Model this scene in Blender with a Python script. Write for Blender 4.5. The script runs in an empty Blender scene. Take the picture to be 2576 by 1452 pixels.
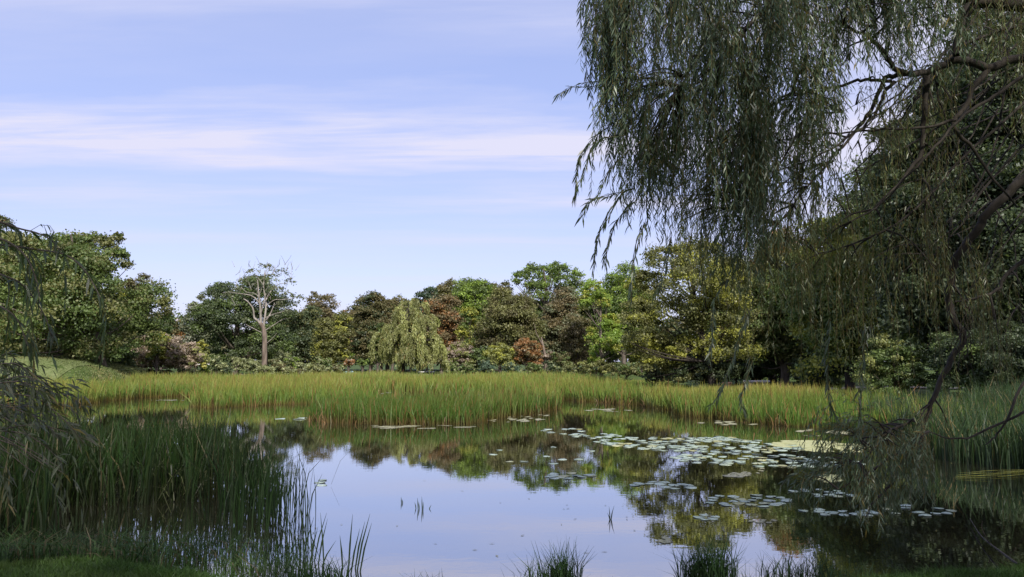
import bpy, math
import numpy as np

R = math.radians
scene = bpy.context.scene
COL = scene.collection

# ------------------------------------------------------------------ camera
CAM_H = 1.9
PITCH = R(5.38)
cam_d = bpy.data.cameras.new('camera')
cam_d.sensor_width = 36.0
cam_d.lens = 27.0
cam_d.clip_start = 0.1
cam_d.clip_end = 3000
cam = bpy.data.objects.new('camera', cam_d)
cam.location = (0, 0, CAM_H)
cam.rotation_euler = (R(90) + PITCH, 0, 0)
COL.objects.link(cam)
scene.camera = cam
CP, SP = math.cos(PITCH), math.sin(PITCH)


def at(u, v, Y):
    """world point at forward distance Y seen at survey mark (u, v)"""
    a = (u - 1288.0) / 1932.0
    b = (726.0 - v) / 1932.0
    dy = CP - SP * b
    dz = SP + CP * b
    t = Y / dy
    return np.array([a * t, Y, CAM_H + dz * t])


def on_water(u, v, z=0.0):
    a = (u - 1288.0) / 1932.0
    b = (726.0 - v) / 1932.0
    dy = CP - SP * b
    dz = SP + CP * b
    t = (z - CAM_H) / dz
    return np.array([a * t, dy * t, z])


# ------------------------------------------------------------------ helpers
def tagit(o, label=None, cat=None, group=None, kind=None):
    if label: o['label'] = label
    if cat: o['category'] = cat
    if group: o['group'] = group
    if kind: o['kind'] = kind
    return o


def empty(name, loc):
    o = bpy.data.objects.new(name, None)
    o.location = [float(c) for c in loc]
    o.empty_display_size = 0.3
    COL.objects.link(o)
    return o


def np_mesh(name, verts, faces, tint=None, smooth=False):
    """faces: list of int arrays (M,3) or (M,4)"""
    if not isinstance(faces, (list, tuple)):
        faces = [faces]
    faces = [f for f in faces if len(f)]
    me = bpy.data.meshes.new(name)
    verts = np.asarray(verts, dtype=np.float32)
    me.vertices.add(len(verts))
    me.vertices.foreach_set('co', verts.ravel())
    loops = np.concatenate([f.ravel() for f in faces]).astype(np.int32)
    tot = np.concatenate([np.full(len(f), f.shape[1], np.int32) for f in faces])
    st = np.concatenate([[0], np.cumsum(tot)[:-1]]).astype(np.int32)
    me.loops.add(len(loops))
    me.loops.foreach_set('vertex_index', loops)
    me.polygons.add(len(tot))
    me.polygons.foreach_set('loop_start', st)
    me.polygons.foreach_set('loop_total', tot)
    if smooth:
        me.polygons.foreach_set('use_smooth', np.ones(len(tot), dtype=bool))
    if tint is not None:
        ca = me.color_attributes.new('tint', 'FLOAT_COLOR', 'POINT')
        c4 = np.ones((len(verts), 4), dtype=np.float32)
        c4[:, :3] = tint
        ca.data.foreach_set('color', c4.ravel())
    me.update(calc_edges=True)
    return me


def obj(name, me, mat, parent=None):
    o = bpy.data.objects.new(name, me)
    me.materials.clear()
    me.materials.append(mat)
    COL.objects.link(o)
    if parent is not None:
        o.parent = parent
        # meshes are written in world space; keep them there under a moved root
        o.location = tuple(-c for c in parent.location)
    return o


class Acc:
    def __init__(self):
        self.v, self.q, self.t, self.n = [], [], [], 0

    def add(self, v, q, tint=None):
        self.v.append(np.asarray(v, dtype=np.float32))
        self.q.append(np.asarray(q, dtype=np.int64) + self.n)
        if tint is not None:
            self.t.append(np.asarray(tint, dtype=np.float32))
        self.n += len(v)

    def mesh(self, name, smooth=False):
        v = np.concatenate(self.v)
        q = np.concatenate(self.q)
        t = np.concatenate(self.t) if self.t else None
        return np_mesh(name, v, q, t, smooth)


def norm(v):
    return v / (np.linalg.norm(v, axis=-1, keepdims=True) + 1e-9)


def catmull(pts, n=4):
    p = np.asarray(pts, float)
    if len(p) < 3:
        t = np.linspace(0, 1, n + 1)[:, None]
        return p[0] * (1 - t) + p[-1] * t
    P = np.vstack([2 * p[0] - p[1], p, 2 * p[-1] - p[-2]])
    out = []
    for i in range(1, len(P) - 2):
        for k in range(n):
            t = k / n
            out.append(0.5 * ((2 * P[i]) + (-P[i - 1] + P[i + 1]) * t + (2 * P[i - 1] - 5 * P[i] + 4 * P[i + 1] - P[i + 2]) * t * t
                              + (-P[i - 1] + 3 * P[i] - 3 * P[i + 1] + P[i + 2]) * t ** 3))
    out.append(p[-1])
    return np.array(out)


def tube(acc, pts, radii, sides=6, tint=None):
    p = np.asarray(pts, float)
    n = len(p)
    r = np.interp(np.linspace(0, 1, n), np.linspace(0, 1, len(radii)), radii)
    tan = norm(np.gradient(p, axis=0))
    ref = np.where(np.abs(tan[:, 2:3]) > 0.9, np.array([[1.0, 0, 0]]), np.array([[0, 0, 1.0]]))
    a = norm(np.cross(tan, ref)); b = np.cross(tan, a)
    # keep frames consistent
    for i in range(1, n):
        if np.dot(a[i], a[i - 1]) < 0: a[i] *= -1; b[i] *= -1
    ang = np.linspace(0, 2 * np.pi, sides, endpoint=False)
    ring = p[:, None] + r[:, None, None] * (np.cos(ang)[None, :, None] * a[:, None] + np.sin(ang)[None, :, None] * b[:, None])
    v = ring.reshape(-1, 3)
    i = np.arange(n - 1)[:, None] * sides
    j = np.arange(sides)[None]
    j2 = (j + 1) % sides
    q = np.stack([i + j, i + j2, i + sides + j2, i + sides + j], -1).reshape(-1, 4)
    acc.add(v, q, None if tint is None else np.tile(tint, (len(v), 1)))


def rand_unit(rng, n):
    return norm(rng.normal(size=(n, 3)))


def cards(acc, c, axis, nrm, L, W, tint, bend=0.0):
    """leaf-shaped quads (base, side, tip, side)"""
    axis = norm(axis)
    side = norm(np.cross(axis, nrm))
    up = np.cross(side, axis)
    L = np.asarray(L).reshape(-1, 1); W = np.asarray(W).reshape(-1, 1)
    b = c - axis * L * 0.5
    t = c + axis * L * 0.5
    m = c - axis * L * 0.05 + up * L * bend
    v = np.stack([b, m + side * W * 0.5, t, m - side * W * 0.5], 1).reshape(-1, 3)
    n = len(c)
    q = np.arange(n * 4).reshape(n, 4)
    acc.add(v, q, np.repeat(tint, 4, axis=0))


def long_leaves(acc, base, axis, nrm, L, W, tint, droop=0.25):
    """lanceolate leaf in two quads with a drooping tip"""
    axis = norm(axis)
    side = norm(np.cross(axis, nrm))
    L = L.reshape(-1, 1); W = W.reshape(-1, 1)
    down = np.array([[0, 0, -1.0]])
    m = base + axis * L * 0.45
    t = base + axis * L * 0.95 + down * L * droop
    v = np.stack([base - side * W * .12, base + side * W * .12, m + side * W * .5, m - side * W * .5,
                  t + side * W * .06, t - side * W * .06], 1).reshape(-1, 3)
    n = len(base)
    k = (np.arange(n) * 6)[:, None]
    q = np.concatenate([k + np.array([[0, 1, 2, 3]]), k + np.array([[3, 2, 4, 5]])])
    acc.add(v, q, np.repeat(tint, 6, axis=0))


# ------------------------------------------------------------------ materials
def new_mat(name):
    m = bpy.data.materials.new(name)
    m.use_nodes = True
    nt = m.node_tree
    nt.nodes.clear()
    out = nt.nodes.new('ShaderNodeOutputMaterial')
    return m, nt, out


def leaf_material(name, trans=0.3, gloss=0.06, rough=0.45, scale=1.0):
    m, nt, out = new_mat(name)
    N, Lk = nt.nodes, nt.links
    at_ = N.new('ShaderNodeAttribute'); at_.attribute_name = 'tint'
    gm = N.new('ShaderNodeVectorMath'); gm.operation = 'MULTIPLY'
    gm.inputs[1].default_value = (scale, scale, scale)
    Lk.new(at_.outputs['Color'], gm.inputs[0])
    d = N.new('ShaderNodeBsdfDiffuse')
    t = N.new('ShaderNodeBsdfTranslucent')
    tm = N.new('ShaderNodeVectorMath'); tm.operation = 'MULTIPLY'; tm.inputs[1].default_value = (1.25, 1.25, 0.7)
    Lk.new(gm.outputs[0], d.inputs['Color'])
    Lk.new(gm.outputs[0], tm.inputs[0]); Lk.new(tm.outputs[0], t.inputs['Color'])
    mx = N.new('ShaderNodeMixShader'); mx.inputs[0].default_value = trans
    Lk.new(d.outputs[0], mx.inputs[1]); Lk.new(t.outputs[0], mx.inputs[2])
    g = N.new('ShaderNodeBsdfGlossy'); g.inputs['Roughness'].default_value = rough
    g.inputs['Color'].default_value = (1, 1, 1, 1)
    m2 = N.new('ShaderNodeMixShader'); m2.inputs[0].default_value = gloss
    Lk.new(mx.outputs[0], m2.inputs[1]); Lk.new(g.outputs[0], m2.inputs[2])
    Lk.new(m2.outputs[0], out.inputs['Surface'])
    return m


def noise_material(name, c1, c2, scale=6.0, rough=0.85, stretch=(1, 1, 1), bump=0.3, c3=None, detail=6, spec=0.3):
    m, nt, out = new_mat(name)
    N, Lk = nt.nodes, nt.links
    tc = N.new('ShaderNodeTexCoord')
    mp = N.new('ShaderNodeMapping'); mp.inputs['Scale'].default_value = stretch
    Lk.new(tc.outputs['Object'], mp.inputs[0])
    no = N.new('ShaderNodeTexNoise'); no.inputs['Scale'].default_value = scale; no.inputs['Detail'].default_value = detail
    Lk.new(mp.outputs[0], no.inputs['Vector'])
    cr = N.new('ShaderNodeValToRGB')
    cr.color_ramp.elements[0].position = 0.35; cr.color_ramp.elements[0].color = (*c1, 1)
    cr.color_ramp.elements[1].position = 0.65; cr.color_ramp.elements[1].color = (*c2, 1)
    if c3:
        e = cr.color_ramp.elements.new(0.8); e.color = (*c3, 1)
    Lk.new(no.outputs['Fac'], cr.inputs[0])
    p = N.new('ShaderNodeBsdfPrincipled')
    p.inputs['Roughness'].default_value = rough
    p.inputs['Specular IOR Level'].default_value = spec
    Lk.new(cr.outputs[0], p.inputs['Base Color'])
    if bump:
        bu = N.new('ShaderNodeBump'); bu.inputs['Strength'].default_value = bump; bu.inputs['Distance'].default_value = 0.05
        Lk.new(no.outputs['Fac'], bu.inputs['Height']); Lk.new(bu.outputs[0], p.inputs['Normal'])
    Lk.new(p.outputs[0], out.inputs['Surface'])
    return m


M = {}
M['leaf'] = leaf_material('foliage', 0.38, 0.025, 0.5, 1.5)
M['willow_leaf'] = leaf_material('willow_foliage', 0.30, 0.045, 0.42)
M['reed'] = leaf_material('reed_blades', 0.35, 0.02, 0.5, .9)
M['grass'] = leaf_material('grass_blades', 0.30, 0.02, 0.5)
M['bark'] = noise_material('dark_bark', (0.02, 0.016, 0.013), (0.06, 0.05, 0.04), 14, stretch=(1, 1, .25))
M['bark_mid'] = noise_material('grey_bark', (0.07, 0.055, 0.045), (0.17, 0.14, 0.115), 7, stretch=(1, 1, .3))
M['bark_white'] = noise_material('pale_bark', (0.17, 0.15, 0.125), (0.38, 0.345, 0.3), 5, stretch=(1, 1, .35))
M['bark_brown'] = noise_material('rough_brown_bark', (0.11, 0.085, 0.065), (0.24, 0.19, 0.15), 4, stretch=(1, 1, .3))
M['ground'] = noise_material('turf', (0.045, 0.075, 0.018), (0.085, 0.12, 0.032), 0.9, c3=(0.13, 0.13, 0.05), bump=0.4, spec=.1)
M['mown'] = noise_material('mown_turf', (0.10, 0.13, 0.045), (0.16, 0.185, 0.075), 3.5, c3=(0.2, 0.2, 0.1), bump=0.5, spec=.1)
M['path'] = noise_material('gravel_path', (0.32, 0.25, 0.2), (0.45, 0.37, 0.3), 9, bump=0.3)
M['stone'] = noise_material('weathered_stone', (0.36, 0.34, 0.31), (0.6, 0.57, 0.53), 12)
M['concrete'] = noise_material('grey_concrete', (0.18, 0.16, 0.16), (0.3, 0.27, 0.26), 10)
M['terracotta'] = noise_material('terracotta', (0.42, 0.14, 0.09), (0.56, 0.22, 0.15), 9, rough=.7)
M['terracotta_rim'] = noise_material('terracotta_rim', (0.5, 0.23, 0.16), (0.62, 0.32, 0.23), 9, rough=.7)
M['white_paint'] = noise_material('white_paint', (0.62, 0.6, 0.56), (0.8, 0.78, 0.74), 9, bump=.1)
M['wood_dark'] = noise_material('dark_wood', (0.05, 0.035, 0.025), (0.1, 0.07, 0.05), 12)


def pad_material():
    m, nt, out = new_mat('lily_pad_skin')
    N, Lk = nt.nodes, nt.links
    oi = N.new('ShaderNodeObjectInfo')
    cr = N.new('ShaderNodeValToRGB')
    e = cr.color_ramp.elements
    e[0].position = 0; e[0].color = (0.33, 0.42, 0.31, 1)
    e[1].position = 1; e[1].color = (0.42, 0.40, 0.16, 1)
    for p, c in ((0.35, (0.44, 0.53, 0.43, 1)), (0.75, (0.40, 0.49, 0.37, 1)), (0.9, (0.46, 0.46, 0.22, 1))):
        k = e.new(p); k.color = c
    Lk.new(oi.outputs['Random'], cr.inputs[0])
    p = N.new('ShaderNodeBsdfPrincipled')
    p.inputs['Roughness'].default_value = 0.24
    p.inputs['Specular IOR Level'].default_value = 0.7
    Lk.new(cr.outputs[0], p.inputs['Base Color'])
    tc = N.new('ShaderNodeTexCoord')
    no = N.new('ShaderNodeTexNoise'); no.inputs['Scale'].default_value = 14
    Lk.new(tc.outputs['Object'], no.inputs['Vector'])
    bu = N.new('ShaderNodeBump'); bu.inputs['Strength'].default_value = 0.5; bu.inputs['Distance'].default_value = 0.01
    Lk.new(no.outputs['Fac'], bu.inputs['Height']); Lk.new(bu.outputs[0], p.inputs['Normal'])
    Lk.new(p.outputs[0], out.inputs['Surface'])
    return m


def water_material():
    m, nt, out = new_mat('pond_water')
    N, Lk = nt.nodes, nt.links
    tc = N.new('ShaderNodeTexCoord')
    mp = N.new('ShaderNodeMapping'); mp.inputs['Scale'].default_value = (1.0, 1.7, 1)
    Lk.new(tc.outputs['Object'], mp.inputs[0])
    n1 = N.new('ShaderNodeTexNoise'); n1.inputs['Scale'].default_value = 5.0; n1.inputs['Detail'].default_value = 2.5
    Lk.new(mp.outputs[0], n1.inputs['Vector'])
    bu = N.new('ShaderNodeBump'); bu.inputs['Strength'].default_value = 0.0065; bu.inputs['Distance'].default_value = 0.06
    Lk.new(n1.outputs['Fac'], bu.inputs['Height'])
    g = N.new('ShaderNodeBsdfGlossy'); g.inputs['Roughness'].default_value = 0.003
    g.inputs['Color'].default_value = (0.93, 0.94, 0.97, 1)
    Lk.new(bu.outputs[0], g.inputs['Normal'])
    d = N.new('ShaderNodeBsdfDiffuse'); d.inputs['Color'].default_value = (0.022, 0.02, 0.011, 1)
    f = N.new('ShaderNodeFresnel'); f.inputs['IOR'].default_value = 1.5
    mr = N.new('ShaderNodeMapRange'); mr.inputs['To Min'].default_value = 0.48; mr.inputs['To Max'].default_value = 1.0
    Lk.new(f.outputs[0], mr.inputs['Value'])
    mx = N.new('ShaderNodeMixShader')
    Lk.new(mr.outputs[0], mx.inputs[0]); Lk.new(d.outputs[0], mx.inputs[1]); Lk.new(g.outputs[0], mx.inputs[2])
    Lk.new(mx.outputs[0], out.inputs['Surface'])
    return m


M['pad'] = pad_material()
M['water'] = water_material()
M['scum'] = noise_material('algae_scum', (0.36, 0.37, 0.15), (0.5, 0.5, 0.26), 5, rough=.6, bump=.2)
M['scum_pale'] = noise_material('pale_duckweed', (0.24, 0.24, 0.13), (0.4, 0.38, 0.24), 6, rough=.5, bump=.2)


# ------------------------------------------------------------------ terrain
def sstep(x):
    x = np.clip(x, 0, 1)
    return x * x * (3 - 2 * x)


def height(x, y):
    x = np.asarray(x, float); y = np.asarray(y, float)
    wob = 0.25 * np.sin(x * 1.3 + 0.7) + 0.15 * np.sin(x * 3.1) + 0.1 * np.sin(x * 7.3 + 1)
    near = 6.0 + 0.35 * wob + 1.1 * sstep((-x - 1.2) / 1.8) + 1.0 * sstep((x - 1.6) / 2.0)
    far = 67 + 1.2 * np.sin(x * .13) + .5 * np.sin(x * .5)
    left = np.interp(y, [0, 10, 25, 40, 50, 60], [-12, -13, -22, -24.6, -24.3, -27]) + .4 * np.sin(y * .7)
    right = np.interp(y, [0, 7, 14, 22, 32, 40, 47, 60], [9.5, 10, 11, 12.6, 13.6, 12.8, 10.8, 11.5]) + .3 * np.sin(y * .9)
    f = np.minimum(np.minimum(y - near, far - y), np.minimum(x - left, right - x))
    inw = -0.5 * sstep(f / 1.2)
    outw = (0.22 + 0.23 * sstep((-f - 1) / 6)) * sstep(-f / 0.7)
    h = np.where(f > 0, inw, outw)
    r = np.hypot((x + 35.5) / 13.0, (y - 56) / 12.0)
    h = h + np.where(f < 0, 1.75 * (1 - np.exp(np.minimum(f, 0) / 1.7)) * sstep((y - 42) / 5) * sstep((68 - y) / 8) * (x < -15) * sstep((x + 75) / 20), 0)
    bump = 0.03 * np.sin(x * 2.1) * np.sin(y * 1.7 + 1) + 0.02 * np.sin(x * 5.3 + y * 4.1)
    return h + np.where(f < -0.3, bump, 0)


def h1(x, y):
    return float(height(x, y))


def grid_axis(stops):
    out = []
    for (a, b, s) in stops:
        out += list(np.arange(a, b, s))
    out.append(stops[-1][1])
    return np.array(out)


xs = grid_axis([(-900, -200, 100), (-200, -60, 10), (-60, -14, 1.0), (-14, -9, .5), (-9, 9, .2), (9, 16, .5), (16, 60, 1.5), (60, 200, 10), (200, 900, 100)])
ys = grid_axis([(-300, -40, 40), (-40, 2, 3), (2, 5, .5), (5, 8, .15), (8, 12, .5), (12, 80, 1.0), (80, 200, 10), (200, 1500, 100)])
X, Y = np.meshgrid(xs, ys)
Z = height(X, Y)
V = np.stack([X, Y, Z], -1).reshape(-1, 3)
nx, ny = len(xs), len(ys)
ii = (np.arange(ny - 1)[:, None] * nx + np.arange(nx - 1)[None]).ravel()
Q = np.stack([ii, ii + 1, ii + 1 + nx, ii + nx], -1)
tagit(obj('ground', np_mesh('ground', V, Q, smooth=True), M['ground']), 'grassy banks and park ground around the pond', kind='structure')

wv = np.array([[-60, 3, 0], [30, 3, 0], [30, 75, 0], [-60, 75, 0]], float)
tagit(obj('water', np_mesh('water', wv, np.array([[0, 1, 2, 3]])), M['water']), 'still pond water mirroring sky and trees', kind='structure')


def sheet(name, poly, mat, lift, label, step=0.6, kind='structure'):
    """a ground-hugging sheet from a strip of (left, right) point pairs"""
    A = np.array([p[0] for p in poly], float); B = np.array([p[1] for p in poly], float)
    A = catmull(A, 8)[:, :2]; B = catmull(B, 8)[:, :2]
    n = len(A); k = 14
    t = np.linspace(0, 1, k)[None, :, None]
    P = A[:, None] * (1 - t) + B[:, None] * t
    zz = height(P[..., 0], P[..., 1]) + lift
    v = np.concatenate([P, zz[..., None]], -1).reshape(-1, 3)
    i = (np.arange(n - 1)[:, None] * k + np.arange(k - 1)[None]).ravel()
    q = np.stack([i, i + 1, i + 1 + k, i + k], -1)
    return tagit(obj(name, np_mesh(name, v, q, smooth=True), mat), label, kind=kind)


sheet('lawn', [((-26.2, 44), (-48, 44)), ((-26.6, 50), (-48, 50)), ((-27.0, 56), (-48, 56)), ((-28, 63), (-48, 63))], M['mown'], 0.03,
      'smooth sunlit grass mound sloping to the left reeds')
sheet('lawn', [((13.2, 36), (19, 36)), ((12.6, 42), (19.5, 42)), ((12.2, 50), (20, 50))], M['mown'], 0.03, 'patch of green lawn around the stone bench on the right bank')
sheet('path', [((14.2, 40.6), (14.0, 42.6)), ((18, 40.3), (18, 42.4)), ((24, 39), (24, 41))], M['path'], 0.06, 'pinkish gravel path leading right from the stone bench')
sheet('path', [((-28, 79), (-28, 80.2)), ((-14, 78.4), (-14, 79.6)), ((-6, 78.2), (-6, 79.4)), ((2, 78.4), (2, 79.6))], M['path'], 0.05, 'thin pale path along the far bank by the weeping willow')

# ------------------------------------------------------------------ trees
C = dict(
    olive=((0.095, 0.105, 0.036), (0.14, 0.14, 0.05)),
    green=((0.062, 0.095, 0.028), (0.105, 0.14, 0.04)),
    bright=((0.12, 0.19, 0.03), (0.19, 0.25, 0.045)),
    yellow=((0.18, 0.20, 0.035), (0.26, 0.25, 0.05)),
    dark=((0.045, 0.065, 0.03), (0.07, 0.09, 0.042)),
    blue=((0.045, 0.075, 0.045), (0.075, 0.11, 0.07)),
    brown=((0.115, 0.095, 0.05), (0.16, 0.13, 0.065)),
    brownish=((0.085, 0.085, 0.035), (0.13, 0.11, 0.05)),
    rust=((0.19, 0.10, 0.04), (0.26, 0.14, 0.055)),
    purple=((0.21, 0.17, 0.14), (0.30, 0.245, 0.19)),
    silver=((0.16, 0.18, 0.13), (0.27, 0.28, 0.22)),
    willow=((0.155, 0.17, 0.055), (0.22, 0.23, 0.085)),
    weed=((0.15, 0.175, 0.075), (0.24, 0.25, 0.13)),
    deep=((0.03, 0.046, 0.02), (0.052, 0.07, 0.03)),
    greyg=((0.085, 0.10, 0.05), (0.14, 0.15, 0.085)),
)


def tint_mix(rng, pal, n, accent=None, pacc=0.0):
    a = np.array(C[pal][0]); b = np.array(C[pal][1])
    t = rng.random((n, 1))
    c = a * (1 - t) + b * t
    if accent is not None and pacc > 0:
        aa = np.array(C[accent][0]) * .5 + np.array(C[accent][1]) * .5
        k = rng.random((n, 1)) < pacc
        c = np.where(k, aa * (0.8 + 0.4 * rng.random((n, 1))), c)
    return c


def crown_leaves(rng, acc, lobes, size, cover, pal, accent=None, pacc=0.0, sparse=1.0, flat=0.7):
    """lobes: (centre, rx, rz). Two levels of clumps, leaf cards on their shells."""
    for (c, rx, rz) in lobes:
        c = np.asarray(c, float)
        area = math.pi * rx * rz
        ncl = int(np.clip(area / (0.16 * max(rx, rz) ** 2 + 0.25) * 3.2, 12, 46))
        d = rand_unit(rng, ncl)
        d[:, 2] = np.where(d[:, 2] < -0.55, -d[:, 2], d[:, 2])
        rr = 0.45 + 0.42 * rng.random((ncl, 1)) ** 0.6
        cc = c + d * rr * np.array([rx, rx, rz])
        cr = (0.20 + 0.2 * rng.random(ncl)) * (rx * rz) ** 0.5
        st_ = rng.uniform(.75, 1.4, (ncl, 3)) * np.array([1.15, 1.15, flat])
        ctint = tint_mix(rng, pal, ncl, accent, pacc) * (0.82 + 0.36 * rng.random((ncl, 1)))
        per = int(cover * area / (size * size * .24) / ncl * sparse) + 3
        cnt = rng.integers(int(per * .55), int(per * 1.4) + 2, ncl)
        ki = np.repeat(np.arange(ncl), cnt)
        m = len(ki)
        u = rand_unit(rng, m)
        u[:, 2] = np.where((u[:, 2] < -.2) & (rng.random(m) < .6), -u[:, 2], u[:, 2])
        rad = cr[ki][:, None] * (0.5 + 0.5 * rng.random((m, 1)) ** .7 + 0.26 * rng.normal(size=(m, 1)) * (1 + .8 * (rng.random((m, 1)) < .12)))
        p = cc[ki] + u * rad * st_[ki]
        out = norm(p - c) * .5 + u * .5
        nr = norm(out * 0.75 + np.array([0, 0, .35]) + 0.9 * rng.normal(size=(m, 3)))
        ax = rand_unit(rng, m)
        ax = norm(ax - nr * np.sum(ax * nr, 1, keepdims=True))
        L = size * (0.6 + 0.8 * rng.random(m))
        tt = ctint[ki] * (0.78 + 0.44 * rng.random((m, 1)))
        cards(acc, p, ax, nr, L, L * (0.6 + .25 * rng.random(m)), tt, bend=.1)


def limbs(rng, acc, base, tr, lobes, top):
    n = 7
    t = np.linspace(0, 1, n)[:, None]
    top = np.asarray(top, float)
    path = base * (1 - t) + top * t + np.array([[1, 1, 0]]) * rng.normal(size=(n, 3)) * tr * .5 * t
    path[0, 2] -= 0.15
    tube(acc, catmull(path, 3), [tr * 1.25, tr, tr * .8, tr * .6, tr * .25], 8)
    H = top[2] - base[2]
    for (c, rx, rz) in lobes:
        c = np.asarray(c, float)
        f = np.clip((c[2] - base[2]) / max(H, .1) - .3, .2, .85)
        s = base * (1 - f) + top * f
        for _ in range(3):
            e = c + rand_unit(rng, 1)[0] * np.array([rx, rx, rz]) * .8
            mid = (s + e) / 2 + np.array([0, 0, -.06]) * np.linalg.norm(e - s) + rng.normal(size=3) * .08 * rx
            tube(acc, catmull([s, mid, e], 4), [tr * .38, tr * .22, tr * .06], 5)


GROUP_FAR = 'trees around the pond'


def tree(name, label, cat, cx, top, hw, bottom, Yd, pal, accent=None, pacc=0.0, n_lobes=9, size=None, cover=2.6,
         sparse=1.0, seed=0, bark='bark_mid', lobes=None, trunk_r=None, lean=0.0, trunk_x=None, group=GROUP_FAR, flat=.7):
    rng = np.random.default_rng(seed + 11)
    pt = at(cx, top, Yd); pb = at(cx, bottom, Yd)
    rx = hw / 1932.0 * Yd
    cz = (pt[2] + pb[2]) / 2; rz = (pt[2] - pb[2]) / 2
    x = pt[0]
    tx = x if trunk_x is None else at(trunk_x, bottom, Yd)[0]
    gz = h1(tx, Yd)
    root = empty(name, (tx, Yd, gz))
    tagit(root, label, cat, group)
    L = []
    if lobes:
        for (u, v, w, h) in lobes:
            p = at(u, v, Yd)
            L.append((np.array([p[0], Yd + rng.uniform(-.5, .5) * rx, p[2]]), w / 1932 * Yd, h / 1932 * Yd))
    else:
        ga = 2.399963
        for i in range(n_lobes):
            zz = -0.75 + 1.62 * (i + .5) / n_lobes
            rad = math.sqrt(max(0, 1 - min(abs(zz), .98) ** 2)) * (.75 + .25 * rng.random())
            a = i * ga + rng.uniform(-.5, .5)
            s = rng.uniform(.34, .60)
            L.append((np.array([x + .66 * rx * rad * math.cos(a), Yd + .66 * rx * rad * math.sin(a), cz + .72 * rz * zz]),
                      rx * s * 1.05, min(rz * s, rx * s * 1.5) if rz > rx else rz * s * 1.1))
        L.append((np.array([x, Yd, cz]), rx * .66, rz * .66))
        for sx in (-.45, .4):
            L.append((np.array([x + sx * rx, Yd - .2 * rx, cz - rz * .62]), rx * .5, min(rz * .42, rx * .8)))
    if size is None:
        size = 0.0020 * Yd + 0.02
    a = Acc()
    crown_leaves(rng, a, L, size, cover, pal, accent, pacc, sparse, flat)
    b = Acc()
    tr = trunk_r or max(0.12, rx * .075)
    topz = max(l[0][2] for l in L)
    limbs(rng, b, np.array([tx, Yd, gz]), tr, L, (x + lean, Yd, topz))
    obj('trunk', b.mesh('trunk', True), M[bark], root)
    obj('crown', a.mesh('crown'), M['leaf'], root)
    return root


T = 'broadleaf_tree'
# left side
tree(T, 'tall dark grey-green tree cut by the left edge of the view', 'tree', 8, 508, 62, 905, 62, 'greyg', 'rust', .12, seed=1, n_lobes=11)
tree(T, 'big yellow-green maple spreading over the grass mound', 'tree', 180, 590, 210, 930, 52, 'green', 'olive', .4, seed=2, cover=3.0, size=.165,
     trunk_x=262, trunk_r=.2, lobes=[(a_, b_, c_ * 1.22, d_ * 1.2) for (a_, b_, c_, d_) in [(60, 690, 75, 70), (140, 625, 48, 42), (225, 605, 40, 26), (190, 690, 80, 66), (280, 715, 60, 60), (335, 770, 50, 66), (120, 790, 90, 80),
            (235, 800, 90, 70), (310, 850, 48, 50), (170, 860, 60, 42), (20, 780, 80, 95), (262, 590, 16, 14), (60, 870, 80, 60), (300, 660, 34, 30), (10, 640, 50, 60), (250, 880, 70, 40), (200, 850, 70, 50)]])
tree(T, 'round brownish tree peeking above the maple shoulder', 'tree', 345, 668, 50, 900, 78, 'brownish', 'greyg', .3, seed=3)
tree(T, 'small bright sapling leaning out beside the mound maple', 'tree', 398, 822, 24, 915, 60, 'yellow', 'green', .3, seed=4, n_lobes=5)
tree(T, 'low dark brown tree in the sky gap, left one', 'tree', 412, 762, 34, 925, 96, 'brownish', 'dark', .4, seed=5, n_lobes=6)
tree(T, 'low dark green tree in the sky gap, right one', 'tree', 455, 786, 36, 930, 98, 'dark', 'rust', .2, seed=6, n_lobes=6)
tree('silver_poplar', 'silvery white-leaved poplar beside the dark rounded tree', 'tree', 498, 714, 32, 930, 79, 'silver', 'greyg', .35, seed=7)
tree(T, 'large dark green rounded tree behind the white-barked tree', 'tree', 600, 688, 104, 938, 80, 'dark', 'green', .35, seed=8, cover=3.0,
     lobes=[(560, 750, 48, 42), (620, 722, 44, 36), (660, 740, 50, 50), (540, 820, 46, 56), (600, 800, 60, 60), (660, 820, 62, 60), (560, 880, 52, 50), (630, 885, 60, 48), (700, 870, 48, 50), (690, 780, 40, 42)])
tree(T, 'dark green tree filling behind the right of the white-barked tree', 'tree', 765, 768, 58, 930, 86, 'dark', 'olive', .3, seed=9)
tree(T, 'tall thin-leaved brown tree showing bare twigs against the sky', 'tree', 805, 722, 48, 900, 96, 'brown', 'brownish', .4, seed=10, sparse=.42, n_lobes=10)
tree(T, 'broad olive tree below the thin-leaved brown tree', 'tree', 838, 792, 56, 935, 80, 'olive', 'yellow', .2, seed=11)
tree(T, 'pinkish brown airy tree in the notch left of the chestnut', 'tree', 880, 758, 34, 900, 102, 'brown', 'rust', .3, seed=12, sparse=.5, n_lobes=7)
tree(T, 'tall brown-green chestnut just left of the weeping willow', 'tree', 936, 724, 58, 935, 84, 'brownish', 'dark', .35, seed=13, n_lobes=11, cover=3)
tree(T, 'brown-topped tree rising behind the chestnut and willow', 'tree', 990, 738, 42, 900, 95, 'brownish', 'olive', .4, seed=14)
tree(T, 'narrow olive shrubby tree touching the willow from the left', 'tree', 952, 808, 26, 920, 78, 'olive', 'green', .4, seed=15, n_lobes=6)
tree(T, 'olive tree filling the skyline above the willow', 'tree', 1035, 736, 36, 880, 100, 'olive', 'green', .3, seed=16)
tree('conifer_tree', 'blue-green pointed dark tree right behind the willow top', 'tree', 1076, 700, 36, 900, 92, 'blue', 'dark', .35, seed=17)
tree(T, 'golden brown tree top between the blue-green and bright green trees', 'tree', 1122, 700, 46, 860, 99, 'brownish', 'yellow', .25, seed=18)
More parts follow.
